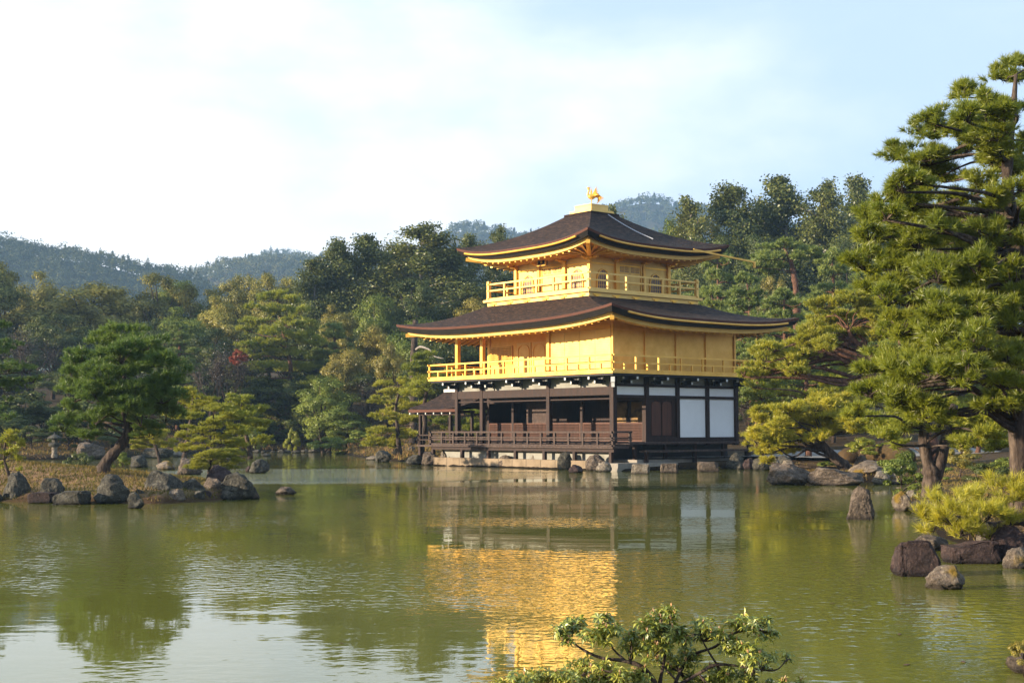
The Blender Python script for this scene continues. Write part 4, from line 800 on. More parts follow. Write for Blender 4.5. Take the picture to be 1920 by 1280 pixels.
# ------------------------------------------------------------------ pines
def needles(C, A, Ln, w, n, spread, rng):
    K = len(C); r = rng.normal(0, 1, (K, n, 3)); a = A[:, None, :]; r -= (r * a).sum(-1, keepdims=True) * a; r /= np.linalg.norm(r, axis=-1, keepdims=True) + 1e-9
    th = rng.uniform(0.12, spread, (K, n, 1)); d = a * np.cos(th) + r * np.sin(th); s = np.cross(d, rng.normal(0, 1, (K, n, 3))); s /= np.linalg.norm(s, axis=-1, keepdims=True) + 1e-9
    l = Ln * rng.uniform(0.7, 1.15, (K, n, 1)); o = C[:, None, :] + a * rng.uniform(-0.5, 0.25, (K, n, 1)) * Ln
    V = np.stack([o - s * w / 2, o + s * w / 2, o + d * l], 2).reshape(-1, 3); return V, np.arange(len(V)).reshape(-1, 3)
def pine(name, label, trunk, rad, pads, Ln, w, n, cov, mneedle, mbark, seed, group=None, up=0.75, spread=1.25, limbs=True, cat='pine tree', base=None, thick=1.4):
    # trunk: world points; pads: (centre, rx, ry, rz); needles grow in clumps spread through every pad
    rng = np.random.default_rng(seed); base = np.array(base if base is not None else trunk[0], float)
    root = empty(name, tuple(base)); tag(root, label, cat, group)
    tp = smooth_path(trunk, 5); k = len(tp); tr = np.interp(np.linspace(0, 1, k), np.linspace(0, 1, len(rad)), rad)
    tmb = MB(); tmb.tube([p - base for p in tp], list(tr * (1 + .08 * rng.normal(0, 1, k))), 10)
    T = np.array(tp); bm_ = MB(); Cs = []; As = []
    for c, rx, ry, rz in pads:
        c = np.array(c, float); rz = rz * thick; R3 = np.array([rx, ry, rz]); nb_ = 7 + int(3 * rx / max(rz, .01) * .5); nb_ = min(nb_, 13)
        sb = sph(nb_, rng) * rng.uniform(0.35, 0.85, (nb_, 1)); sb[:, 2] *= .9; sbc = c + sb * R3; sr = R3 * rng.uniform(0.25, 0.48, (nb_, 1)); sr[:, 2] = np.maximum(sr[:, 2], Ln * .5)
        K = max(20, int(cov * rx * rz / Ln ** 2)); K = min(K, 1400); j = rng.integers(0, nb_, K); d = sph(K, rng); d[:, 2] = np.where(d[:, 2] < -0.25, -d[:, 2] * .7, d[:, 2])
        q = sbc[j] + d * sr[j] * rng.uniform(0.45, 1.0, (K, 1)); out = q - c; out /= np.linalg.norm(out / R3, axis=1, keepdims=True) * np.mean(R3) + 1e-9
        a = d * 0.55 + out * 0.45 + np.array([0, 0, up]) + rng.normal(0, .28, (K, 3)); a /= np.linalg.norm(a, axis=1, keepdims=True); Cs.append(q); As.append(a)
        if limbs:
            dist = np.hypot(*(T[:, :2] - c[:2]).T); cost = np.abs(T[:, 2] - (c[2] - rz * .3 - 0.10 * dist)) + 0.25 * dist; i = int(np.argmin(cost)); s = T[i]; e = c - np.array([0, 0, rz * .45]); m_ = (s + e) / 2 + rng.normal(0, .07, 3) * np.linalg.norm(e - s) + np.array([0, 0, .06 * np.linalg.norm(e - s)])
            r0 = max(min(tr[i] * .55, .017 * np.linalg.norm(e - s) + .010), .005); pth = smooth_path([s, (s + m_) / 2 + rng.normal(0, .04, 3) * np.linalg.norm(e - s), m_, e], 3); bm_.tube([p - base for p in pth], list(np.linspace(r0, r0 * .4, len(pth))), 6)
            for b_ in sbc[: (nb_ if rx > .25 else 3)]: bm_.tube([e - base, (e * .45 + b_ * .55) + rng.normal(0, .04, 3) * rx - base, b_ - base], [r0 * .38, r0 * .24, r0 * .10], 4)
    V, Fq = needles(np.concatenate(Cs) - base, np.concatenate(As), Ln, w, n, spread, rng)
    tmb.add(bm_.v, bm_.f); tmb.build('trunk', M[mbark], root, smooth=True); mobj('crown', V, Fq, M[mneedle], root)
    return root
def ppads(lst, Y, dj, seed, dep=0.85):
    rng = np.random.default_rng(seed); out = []
    for q in lst:
        px, py, rx, ry = q[:4]; dY = q[4] if len(q) > 4 else rng.uniform(-dj, dj); s = (Y + dY) / F
        out.append((at(px, py, Y + dY), rx * s, rx * s * dep, ry * s))
    return out
def tpath(lst, Y): return [at(q[0], q[1], Y + (q[2] if len(q) > 2 else 0)) for q in lst]
# big leaning pine on the island
hb = hit(190, 886); Yb = hb[1]
pine('pine_tree', 'dark rounded pine with a thick leaning trunk on the left island', [hb - [0, 0, .15]] + tpath([(198, 868), (213, 850), (228, 832), (240, 808), (238, 785), (230, 755), (234, 715), (230, 680), (234, 640)], Yb), [.20, .17, .15, .14, .13, .11, .09, .07, .05, .03],
     ppads([(232, 630, 58, 20), (196, 648, 48, 20), (276, 644, 50, 20), (160, 668, 46, 22), (228, 668, 60, 24, -1.0), (300, 672, 50, 24), (145, 700, 46, 24), (205, 705, 56, 26, -1.2), (270, 706, 60, 26, -.8), (322, 700, 38, 22), (140, 738, 46, 24), (190, 742, 50, 26, -1.1), (250, 742, 55, 28, -1.2), (306, 738, 48, 28), (130, 775, 42, 22), (180, 780, 50, 24, -.7), (265, 782, 52, 28, -.9), (310, 775, 44, 28), (118, 800, 30, 14), (160, 812, 44, 14, -.5), (280, 808, 40, 18), (240, 690, 70, 40, 1.0), (250, 760, 80, 40, 1.0)], Yb, .9, 5), .14, .015, 20, 17, 'pine_dark', 'bark', 21, spread=1.1)
hb = hit(395, 900); Y2 = hb[1]
pine('pine_tree', 'small layered pine with yellow topped boughs among boulders at the island tip', [hb] + tpath([(392, 880), (398, 850), (404, 815), (400, 785), (402, 765)], Y2), [.08, .06, .05, .04, .03, .02],
     ppads([(402, 766, 40, 9), (362, 782, 28, 8), (432, 778, 32, 9), (385, 800, 46, 11, -.3), (440, 806, 34, 10), (352, 818, 30, 8), (400, 825, 42, 11, -.5), (446, 832, 28, 10), (346, 842, 28, 9), (395, 850, 48, 12, -.5), (440, 856, 32, 10), (372, 872, 34, 10, -.3), (420, 874, 36, 11)], Y2, .35, 6), .075, .012, 14, 18, 'pine_yellow', 'bark', 22)
pine('pine_tree', 'deep green layered pine standing behind the small yellow topped one', tpath([(470, 860), (465, 830), (455, 790), (452, 755)], 66), [.14, .11, .07, .04],
     ppads([(450, 748, 34, 9), (425, 765, 36, 9), (474, 768, 34, 9), (450, 785, 46, 11), (415, 790, 30, 9), (488, 795, 32, 10), (462, 808, 42, 11), (500, 825, 24, 8), (470, 832, 40, 11), (440, 850, 26, 9)], 66, .8, 7), .14, .026, 12, 18, 'pine_mid', 'bark', 23)
pine('pine_tree', 'yellow pine bough tree showing just right of the big leaning pine crown', tpath([(345, 860), (352, 820), (358, 780), (362, 745)], 60), [.11, .09, .06, .04],
     ppads([(362, 738, 28, 9), (340, 755, 34, 10), (385, 752, 30, 9), (365, 770, 40, 11), (330, 775, 26, 9)], 60, .6, 8), .12, .022, 12, 18, 'pine_yellow', 'bark', 24)
pine('pine_tree', 'low yellow spreading pine across the water under the big leaning crown', tpath([(300, 868), (296, 850), (290, 832), (284, 812)], 74), [.11, .09, .07, .04],
     ppads([(262, 812, 26, 9), (300, 812, 32, 10), (248, 824, 24, 7), (285, 828, 34, 9), (312, 832, 22, 8), (262, 838, 20, 6)], 74, .7, 9), .13, .024, 12, 18, 'pine_yellow', 'bark', 25)
pine('pine_tree', 'dark pine leaning in from the left frame edge over the island', tpath([(-70, 915), (-60, 850), (-40, 780), (-45, 720), (-50, 660), (-45, 610)], 47), [.18, .16, .14, .11, .08, .04],
     ppads([(-5, 612, 30, 14), (-40, 600, 40, 18), (12, 648, 34, 13), (-25, 655, 46, 18), (48, 692, 32, 9), (10, 688, 46, 15), (62, 712, 28, 8), (20, 722, 48, 13), (-30, 720, 50, 18), (12, 752, 14, 10), (-15, 775, 32, 16), (15, 780, 22, 8)], 47, .8, 10), .10, .013, 16, 10, 'pine_dark', 'bark', 26)
hb = hit(22, 905)
pine('pine_tree', 'very small pine with thin dark trunk at the left end of the island', [hb] + tpath([(15, 885), (8, 860), (10, 830), (14, 815)], hb[1]), [.05, .045, .035, .03, .02],
     ppads([(14, 814, 24, 9), (28, 830, 22, 9), (0, 832, 30, 11), (15, 846, 26, 9), (32, 858, 16, 6), (8, 872, 16, 6), (-20, 850, 25, 14), (36, 880, 8, 4)], hb[1], .3, 11), .075, .011, 14, 10, 'pine_mid', 'bark', 27)
# pale tall layered pine in front of the left wood
pine('pine_tree', 'tall pale green tiered pine with reddish trunk in front of the left wood', tpath([(540, 838), (538, 800), (541, 740), (545, 690), (538, 650), (528, 612), (522, 580), (520, 555)], 126), [.3, .27, .24, .2, .16, .12, .09, .05],
     ppads([(495, 556, 20, 7), (545, 560, 24, 8), (520, 552, 22, 8), (474, 576, 20, 7), (520, 580, 38, 9), (560, 584, 26, 9), (480, 600, 34, 9), (535, 604, 40, 11), (575, 610, 28, 10), (468, 616, 26, 8), (510, 622, 40, 9), (560, 632, 36, 10), (460, 646, 28, 7), (500, 644, 38, 9), (580, 640, 28, 9), (480, 662, 36, 9), (540, 662, 46, 10), (590, 668, 30, 9), (440, 692, 34, 6), (490, 688, 46, 10), (550, 692, 50, 11), (600, 694, 26, 9), (470, 716, 36, 9), (530, 722, 52, 12), (590, 720, 34, 10), (480, 742, 34, 10), (545, 752, 44, 12), (510, 775, 40, 12), (560, 778, 44, 12), (470, 770, 30, 11), (530, 800, 44, 12)], 126, 2.2, 12), .34, .055, 14, 18, 'pine_mid', 'bark_red', 28)
# pines left of the pavilion on the spit
pine('pine_tree', 'bright layered pine on the spit just left of the pavilion porch', tpath([(752, 866), (748, 835), (745, 800), (742, 765), (748, 735), (745, 715)], 84), [.17, .15, .12, .09, .06, .04],
     ppads([(720, 722, 24, 7), (770, 716, 34, 7), (738, 735, 34, 9), (785, 735, 34, 9), (715, 750, 30, 8), (750, 758, 40, 10), (790, 760, 28, 9), (718, 780, 32, 9), (755, 784, 38, 10), (790, 792, 26, 9), (712, 806, 30, 9), (745, 812, 34, 10), (705, 828, 30, 10), (770, 815, 24, 8), (735, 832, 24, 8)], 84, 1.2, 13), .17, .030, 12, 18, 'pine_yellow', 'bark', 29)
pine('pine_tree', 'pine with pale green boughs behind the porch roof of the pavilion', tpath([(850, 860), (845, 800), (840, 740), (845, 700)], 92), [.2, .16, .12, .06],
     ppads([(800, 705, 34, 11), (840, 700, 30, 12), (780, 690, 30, 12), (800, 670, 26, 13), (835, 790, 30, 12), (815, 770, 26, 10), (870, 800, 30, 12), (850, 825, 36, 12), (900, 810, 30, 14), (890, 780, 26, 12)], 92, 1.4, 14), .22, .04, 12, 18, 'pine_mid', 'bark', 30)
def fillpads(poly, Y, dj, k, rx, ry, seed):
    rng = np.random.default_rng(seed); P = np.array(poly, float); out = []
    while len(out) < k:
        q = rng.uniform(P.min(0), P.max(0)); 
        if sdist([q], poly)[0] > ry: out.append((q[0], q[1], rx * rng.uniform(.7, 1.2), ry * rng.uniform(.8, 1.2)))
    return ppads(out, Y, dj, seed)
# right bank: the big pine whose trunk stands at the frame edge
YR = 24.0; hb = hit(1916, 890)
tb = at(1914, 905, YR); tb[2] = gz(tb[0], YR) - .1
pine('pine_tree', 'huge long needled pine filling the right frame edge', [tb] + tpath([(1912, 840), (1908, 780), (1922, 720), (1935, 640), (1925, 560), (1908, 470), (1893, 390), (1888, 330), (1893, 262), (1900, 200), (1905, 140)], YR), [.20, .17, .16, .16, .15, .14, .13, .115, .10, .085, .06, .03],
     ppads([(1885, 140, 46, 22), (1918, 128, 40, 30), (1805, 172, 42, 18), (1850, 196, 34, 20), (1900, 195, 50, 26), (1760, 224, 50, 18), (1735, 245, 42, 16), (1800, 245, 44, 20), (1870, 235, 52, 24), (1690, 286, 48, 17), (1740, 300, 54, 17), (1795, 285, 40, 16), (1880, 305, 50, 22), (1925, 285, 40, 30), (1715, 335, 46, 15), (1770, 330, 54, 20), (1835, 340, 42, 18), (1660, 365, 42, 20), (1720, 372, 56, 22), (1790, 372, 56, 22), (1860, 375, 46, 22), (1635, 405, 46, 20), (1700, 412, 60, 20), (1775, 418, 60, 22), (1910, 410, 40, 30), (1640, 445, 46, 18), (1705, 455, 60, 24), (1780, 460, 60, 26), (1850, 445, 50, 28), (1905, 470, 44, 30),
            (1620, 492, 52, 22), (1690, 500, 60, 26), (1760, 512, 56, 28, -2.0), (1835, 500, 60, 30, -2.0), (1900, 530, 44, 34), (1640, 535, 40, 22), (1700, 560, 50, 24), (1760, 570, 56, 26, -2.5), (1830, 575, 60, 30, -2.6), (1900, 600, 44, 32, -2), (1690, 612, 46, 24), (1750, 625, 54, 26, -2.6), (1820, 640, 60, 30, -3), (1890, 660, 50, 30, -2.4), (1640, 680, 44, 26), (1690, 690, 50, 30, -2), (1750, 690, 54, 30, -3), (1815, 700, 54, 28, -3.2), (1880, 712, 48, 28, -2.6), (1630, 730, 40, 20), (1690, 745, 44, 22)], YR, 1.7, 15) + fillpads([(1905, 150), (1800, 190), (1700, 240), (1660, 300), (1670, 350), (1620, 395), (1605, 450), (1590, 510), (1630, 560), (1640, 640), (1600, 720), (1650, 765), (1740, 800), (1935, 780), (1945, 150)], YR, 2.2, 72, 44, 19, 77) + fillpads([(1930, 160), (2010, 240), (2100, 380), (2180, 520), (2200, 700), (2080, 770), (1940, 700)], YR, 2.2, 34, 60, 24, 80), .14, .014, 26, 17, 'pine_mid', 'bark', 31, up=.55, spread=1.3)
pine('pine_tree', 'forked dark trunk pine on the bank left of the huge pine', [np.array([*at(1748, 915, 31)[:2], .3])] + tpath([(1746, 890), (1738, 860), (1732, 825), (1736, 790), (1740, 760)], 31), [.24, .20, .13, .12, .11, .09],
     ppads([(1640, 790, 44, 16), (1700, 800, 44, 16), (1660, 815, 36, 12), (1745, 790, 46, 18), (1800, 800, 50, 18), (1850, 810, 44, 16), (1700, 770, 50, 18), (1760, 765, 54, 18), (1830, 775, 50, 18), (1690, 832, 30, 9), (1810, 830, 50, 12), (1870, 835, 36, 12), (1610, 770, 36, 16)], 31, 1.5, 16), .14, .016, 22, 17, 'pine_mid', 'bark', 32, up=.5)
fk = [o for o in bpy.data.objects if o.name.startswith('pine_tree')][-1]
mbf = MB().tube([np.array(p) - np.array(fk.location) for p in smooth_path([at(1754, 895, 31), at(1764, 862, 31), at(1772, 825, 31.1), at(1778, 790, 31.2), at(1790, 760, 31.3)], 4)], list(np.linspace(.15, .09, 17)), 10); mbf.build('forked_trunk', M['bark'], fk, True)
# low spreading yellow pine over the water at right
pine('pine_tree', 'low spreading yellow green pine hanging over the rocks at right', [np.array([7.9, 20.6, .35])] + tpath([(1905, 975), (1870, 985), (1830, 980), (1780, 965)], 20.3), [.07, .07, .06, .045, .03],
     ppads([(1745, 932, 32, 14), (1790, 935, 44, 20), (1845, 925, 50, 22), (1900, 925, 40, 26), (1740, 965, 34, 16), (1785, 970, 46, 22, -.8), (1840, 965, 54, 24, -.9), (1900, 965, 44, 26, -.6), (1750, 988, 36, 13), (1800, 995, 46, 14, -.8), (1850, 1000, 34, 12, -.6), (1880, 905, 50, 16)], 20.3, .7, 17), .14, .0065, 34, 13, 'pine_yellow', 'bark', 33, up=.8, spread=1.0)
# yellow pines between the pavilion and the huge pine
pine('pine_tree', 'yellow pine with a leaning trunk over the forecourt shore', [np.array([*at(1592, 884, 50)[:2], .4])] + tpath([(1570, 862), (1545, 838), (1530, 818), (1560, 812), (1600, 808)], 50), [.20, .18, .16, .13, .10, .06],
     ppads([(1430, 845, 30, 12), (1470, 838, 38, 14), (1420, 825, 34, 12), (1460, 810, 44, 15), (1510, 820, 44, 15), (1440, 790, 44, 14), (1500, 790, 50, 16), (1555, 790, 46, 16), (1425, 772, 36, 11), (1475, 765, 46, 14), (1530, 762, 50, 14), (1580, 770, 44, 14), (1600, 790, 36, 14), (1440, 862, 20, 8), (1555, 745, 44, 12)], 50, 1.4, 18) + fillpads([(1395, 855), (1400, 770), (1490, 735), (1620, 745), (1650, 800), (1580, 835), (1470, 870)], 50, 1.5, 24, 36, 14, 79), .15, .020, 16, 18, 'pine_yellow', 'bark', 34)
pine('pine_tree', 'yellow pine with twisted red limbs reaching left beside the lower roof', [np.array([*at(1760, 880, 53)[:2], .5])] + tpath([(1735, 800), (1690, 730), (1655, 690), (1620, 655), (1598, 635), (1592, 618)], 53), [.26, .24, .2, .17, .14, .12, .08],
     ppads([(1420, 702, 34, 11), (1450, 690, 36, 12), (1395, 700, 20, 9), (1490, 695, 34, 10), (1440, 655, 36, 13), (1420, 662, 22, 9), (1490, 650, 40, 15), (1540, 645, 36, 14), (1530, 618, 32, 15), (1530, 592, 26, 13), (1560, 600, 44, 16), (1545, 570, 40, 14), (1600, 560, 44, 15), (1630, 575, 40, 16), (1640, 552, 28, 11), (1570, 625, 34, 12)], 53, 1.4, 19) + fillpads([(1395, 705), (1430, 645), (1520, 600), (1600, 535), (1680, 550), (1670, 640), (1580, 660), (1480, 715)], 53, 1.6, 30, 34, 13, 78), .16, .022, 16, 18, 'pine_yellow', 'bark_red', 35)
ytr = [o for o in bpy.data.objects if o.name.startswith('pine_tree')][-1]
for pth, r_ in (([(1600, 638), (1575, 650), (1550, 665), (1520, 680), (1500, 692), (1465, 696), (1420, 702)], .11), ([(1620, 655), (1622, 640), (1610, 628), (1604, 622)], .10)):
    q = smooth_path([at(a, b, 53) - np.array(ytr.location) for a, b in pth], 4); MB().tube(q, list(np.linspace(r_, r_ * .35, len(q))), 8).build('limb', M['bark_red'], ytr, True)
pine('pine_tree', 'green pine behind the twisted red limbs right of the ground floor', [np.array([*at(1516, 860, 66)[:2], .5])] + tpath([(1516, 800), (1514, 750), (1512, 715), (1520, 695)], 66), [.18, .16, .14, .1, .06],
     ppads([(1430, 742, 34, 10), (1470, 735, 36, 11), (1420, 722, 24, 9), (1460, 718, 36, 10), (1550, 735, 44, 13), (1560, 710, 44, 13), (1600, 690, 40, 14), (1520, 745, 40, 12), (1590, 725, 44, 14), (1640, 740, 40, 16), (1440, 760, 36, 9)], 66, 1.6, 20), .17, .028, 14, 18, 'pine_mid', 'bark_red', 36)
# red trunked pine on the slope and its tiers
pine('pine_tree', 'flat topped pine with bare red trunk on the slope right of the upper roof', [np.array([*at(1496, 640, 104)[:2], 3.0])] + tpath([(1493, 560), (1489, 520), (1484, 495), (1476, 475), (1470, 465)], 104), [.32, .28, .22, .18, .12, .06],
     ppads([(1450, 462, 30, 8), (1490, 462, 26, 9), (1470, 456, 26, 7), (1425, 480, 22, 9), (1445, 482, 36, 10), (1420, 497, 26, 9), (1465, 498, 30, 9), (1500, 480, 24, 8), (1515, 472, 22, 8), (1538, 474, 24, 9), (1440, 510, 26, 8)], 104, 1.8, 37), .28, .05, 12, 18, 'pine_far', 'bark_red', 37)

# ------------------------------------------------------------------ woods: a few tree shapes, copied one by one
def blend_tree(name, crownV, crownF, trunkMB, mleaf, mbark):
    root = empty(name, (0, 0, -50)); trunkMB.build('trunk', M[mbark], root, True); mobj('crown', crownV, crownF, M[mleaf], root); return root
def broad(seed, nclump=60, per=360, leaf=.0165, low=.12, lobes=5, A=.65):
    rng = np.random.default_rng(seed); AX = np.array([A, A, 1]); LB = [(np.array([0, 0, .58]), np.array([.34, .34, .40]))]
    for k in range(lobes): a = rng.uniform(0, 6.28); LB.append((np.array([.27 * math.cos(a), .27 * math.sin(a), rng.uniform(.28, .78)]), np.array([.20, .20, .18]) * rng.uniform(.8, 1.3)))
    C = []; D = []; t = MB(); t.tube([(0, 0, -.05), (.01, 0, .15), (-.01, .01, .35), (0, 0, .6)], [.022, .018, .014, .006], 7)
    for i in range(nclump):
        c, r = LB[rng.integers(0, len(LB)) if i > 14 else 0]; d = sph(1, rng)[0]; d[2] = abs(d[2]) if rng.random() < .7 else d[2]
        cc = (c + d * r * rng.uniform(.65, 1.05)) * AX; cc[2] = max(cc[2], low); rc = rng.uniform(.055, .095) * (1 if A < 1 else 1.25); dd = sph(per, rng); q = cc + dd * rc * rng.uniform(.35, 1.0, (per, 1)) * np.array([1.15, 1.15, .8]); C.append(q); D.append(dd + d * .4 + np.array([0, 0, .35]))
        if i % 3 == 0: t.tube([(0, 0, max(.1, cc[2] * .5)), tuple(cc * .55 + np.array([0, 0, cc[2] * .25])), tuple(cc)], [.009, .006, .002], 4)
    V, Fq = cards(np.concatenate(C), np.concatenate(D), leaf, .62, rng); return V, Fq, t
def conifer(seed, nb=64, per=420, leaf=.0125, low=.22, top=1.0):
    rng = np.random.default_rng(seed); C = []; D = []; t = MB(); bend = rng.normal(0, .012, 2)
    def axis(z): return np.array([bend[0] * math.sin(z * 5), bend[1] * math.sin(z * 4 + 1), z])
    t.tube([tuple(axis(z)) for z in np.linspace(-.05, top - .03, 9)], list(np.linspace(.017, .003, 9)), 7)
    for i in range(nb):
        z = low + (top - low) * (i + rng.uniform(0, 1)) / nb; f = (z - low) / (top - low); rad = (.33 * (1 - f) ** .8 + .03) * rng.uniform(.45, 1.12) * (0.6 + .4 * min(1, f * 5)); a = rng.uniform(0, 6.28); o = np.array([math.cos(a), math.sin(a), 0]); s = axis(z - .03)
        e = axis(z) + o * rad + np.array([0, 0, rng.uniform(-.015, .035)]); t.tube([tuple(s), tuple((s + e) / 2 + np.array([0, 0, .01])), tuple(e)], [.0045, .003, .001], 4)
        m_ = int(per * rng.uniform(.5, 1.2)); k = rng.beta(1.6, 1.0, (m_, 1)); wd = .028 + rad * .22; q = s + (e - s) * (.25 + .8 * k) + np.clip(rng.normal(0, 1, (m_, 3)), -1.5, 1.5) * np.array([wd * .66, wd * .66, wd * .45]) * (.5 + .6 * k); C.append(q); D.append(rng.normal(0, .6, (m_, 3)) + o * .5 + np.array([0, 0, .8]))
    V, Fq = cards(np.concatenate(C), np.concatenate(D), leaf, .7, rng); return V, Fq, t
def twiggy(seed, n=700, leafy=1500):
    rng = np.random.default_rng(seed); t = MB(); t.tube([(0, 0, -.05), (.01, 0, .2), (-.01, 0, .38)], [.02, .016, .012], 6); C = []
    for k in range(11):
        a = rng.uniform(0, 6.28); e1 = np.array([math.cos(a) * .2, math.sin(a) * .2, rng.uniform(.5, .75)]); s = np.array([0, 0, rng.uniform(.12, .36)]); t.tube([tuple(s), tuple((s + e1) / 2 + rng.normal(0, .03, 3)), tuple(e1)], [.009, .006, .004], 4)
        for j in range(10):
            d = sph(1, rng)[0]; d[2] = abs(d[2]); e2 = e1 + d * rng.uniform(.1, .3) * [1, 1, .8]; t.tube([tuple(e1), tuple((e1 + e2) / 2 + rng.normal(0, .02, 3)), tuple(e2)], [.003, .002, .0008], 3)
            for q in range(4):
                e3 = (e1 + e2) / 2 + sph(1, rng)[0] * rng.uniform(.05, .13); t.tube([tuple((e1 * .4 + e2 * .6)), tuple(e3)], [.0014, .0005], 3); C.append(e3); C.append(e2)
    C = np.array(C); C = C[rng.integers(0, len(C), leafy)] + rng.normal(0, .028, (leafy, 3)); V, Fq = cards(C, np.tile([0, 0, 1.], (leafy, 1)), .015, .6, rng, 1.2); return V, Fq, t
def mkpine_proto(seed, mneedle, mbark):
    rng = np.random.default_rng(seed); tr = [np.array([0, 0, -.03]), np.array([.02, .0, .25]), np.array([-.02, .02, .5]), np.array([.02, -.01, .75]), np.array([0, 0, .95])]; pads = []
    for z in np.linspace(.34, .96, 8):
        f = (z - .34) / .62; rr = .46 * (1 - f) ** .7 + .08; kk = int(4 + 3 * (1 - f)); a0 = rng.uniform(0, 6.28)
        for j in range(kk):
            a = a0 + 6.28 * j / kk + rng.uniform(-.3, .3); r_ = rr * rng.uniform(.45, .95); s = rng.uniform(.085, .13) * (1 - .3 * f); pads.append((np.array([.6 * r_ * math.cos(a), .6 * r_ * math.sin(a), z + rng.uniform(-.03, .03)]), s, s, s * .32))
    return pine('pine_tree', 'x', tr, [.024, .02, .016, .012, .006], pads, .024, .0048, 12, 15, mneedle, mbark, seed)
PRO = {}
for k, sd_ in enumerate((101, 102, 103, 104, 105)): PRO['b', k] = blend_tree('broadleaf_tree', *broad(sd_, lobes=4 + k % 3), 'leaf_dark', 'bark')
for k, sd_ in enumerate((111, 112, 113, 114)): PRO['c', k] = blend_tree('conifer_tree', *conifer(sd_, low=.12 + .06 * k, nb=84 - 5 * k), 'leaf_cypress', 'bark_pale')
for k, sd_ in enumerate((121, 122)): PRO['t', k] = blend_tree('bare_tree', *twiggy(sd_), 'leaf_grey', 'bark')
for k, sd_ in enumerate((131, 132, 133)): PRO['p', k] = mkpine_proto(sd_, 'pine_far', 'bark_red')
for k, sd_ in enumerate((141, 142, 143)): PRO['s', k] = blend_tree('shrub', *broad(sd_, nclump=30, per=200, leaf=.038, low=.08, lobes=4, A=1.0), 'leaf_olive', 'bark')
CAT = {'b': ('broadleaf_tree', 'tree'), 'c': ('conifer_tree', 'conifer'), 't': ('bare_tree', 'tree'), 'p': ('pine_tree', 'pine tree'), 's': ('shrub', 'shrub')}
cnt = {}
def plant(kind, px, ptop, wpx, Y, m, label, group=None, lowz=None, var=None, name=None):
    P = at(px, ptop, Y); g_ = lowz if lowz is not None else gz(P[0], Y) - .1; i = cnt.get(kind, 0); cnt[kind] = i + 1; nv = len([k for k in PRO if k[0] == kind]); src = PRO[kind, (i if var is None else var) % nv]
    nm, cat = CAT[kind]; r = src.copy(); r.name = name or nm; COL.objects.link(r); r.location = (P[0], Y, g_); hh = P[2] - g_; ww = wpx * Y / F; asp = {'b': .65, 'c': .5, 'p': .6}.get(kind, 1.0); r.scale = (ww / asp, ww / asp, hh); r.rotation_euler = (0, 0, R.uniform(0, 6.28))
    for key in list(r.keys()): del r[key]
    tag(r, label, cat, group)
    for ch in src.children:
        c_ = ch.copy(); COL.objects.link(c_); c_.parent = r
        if ch.name.startswith('crown') and m: c_.material_slots[0].link = 'OBJECT'; c_.material_slots[0].material = M[m]
    return r
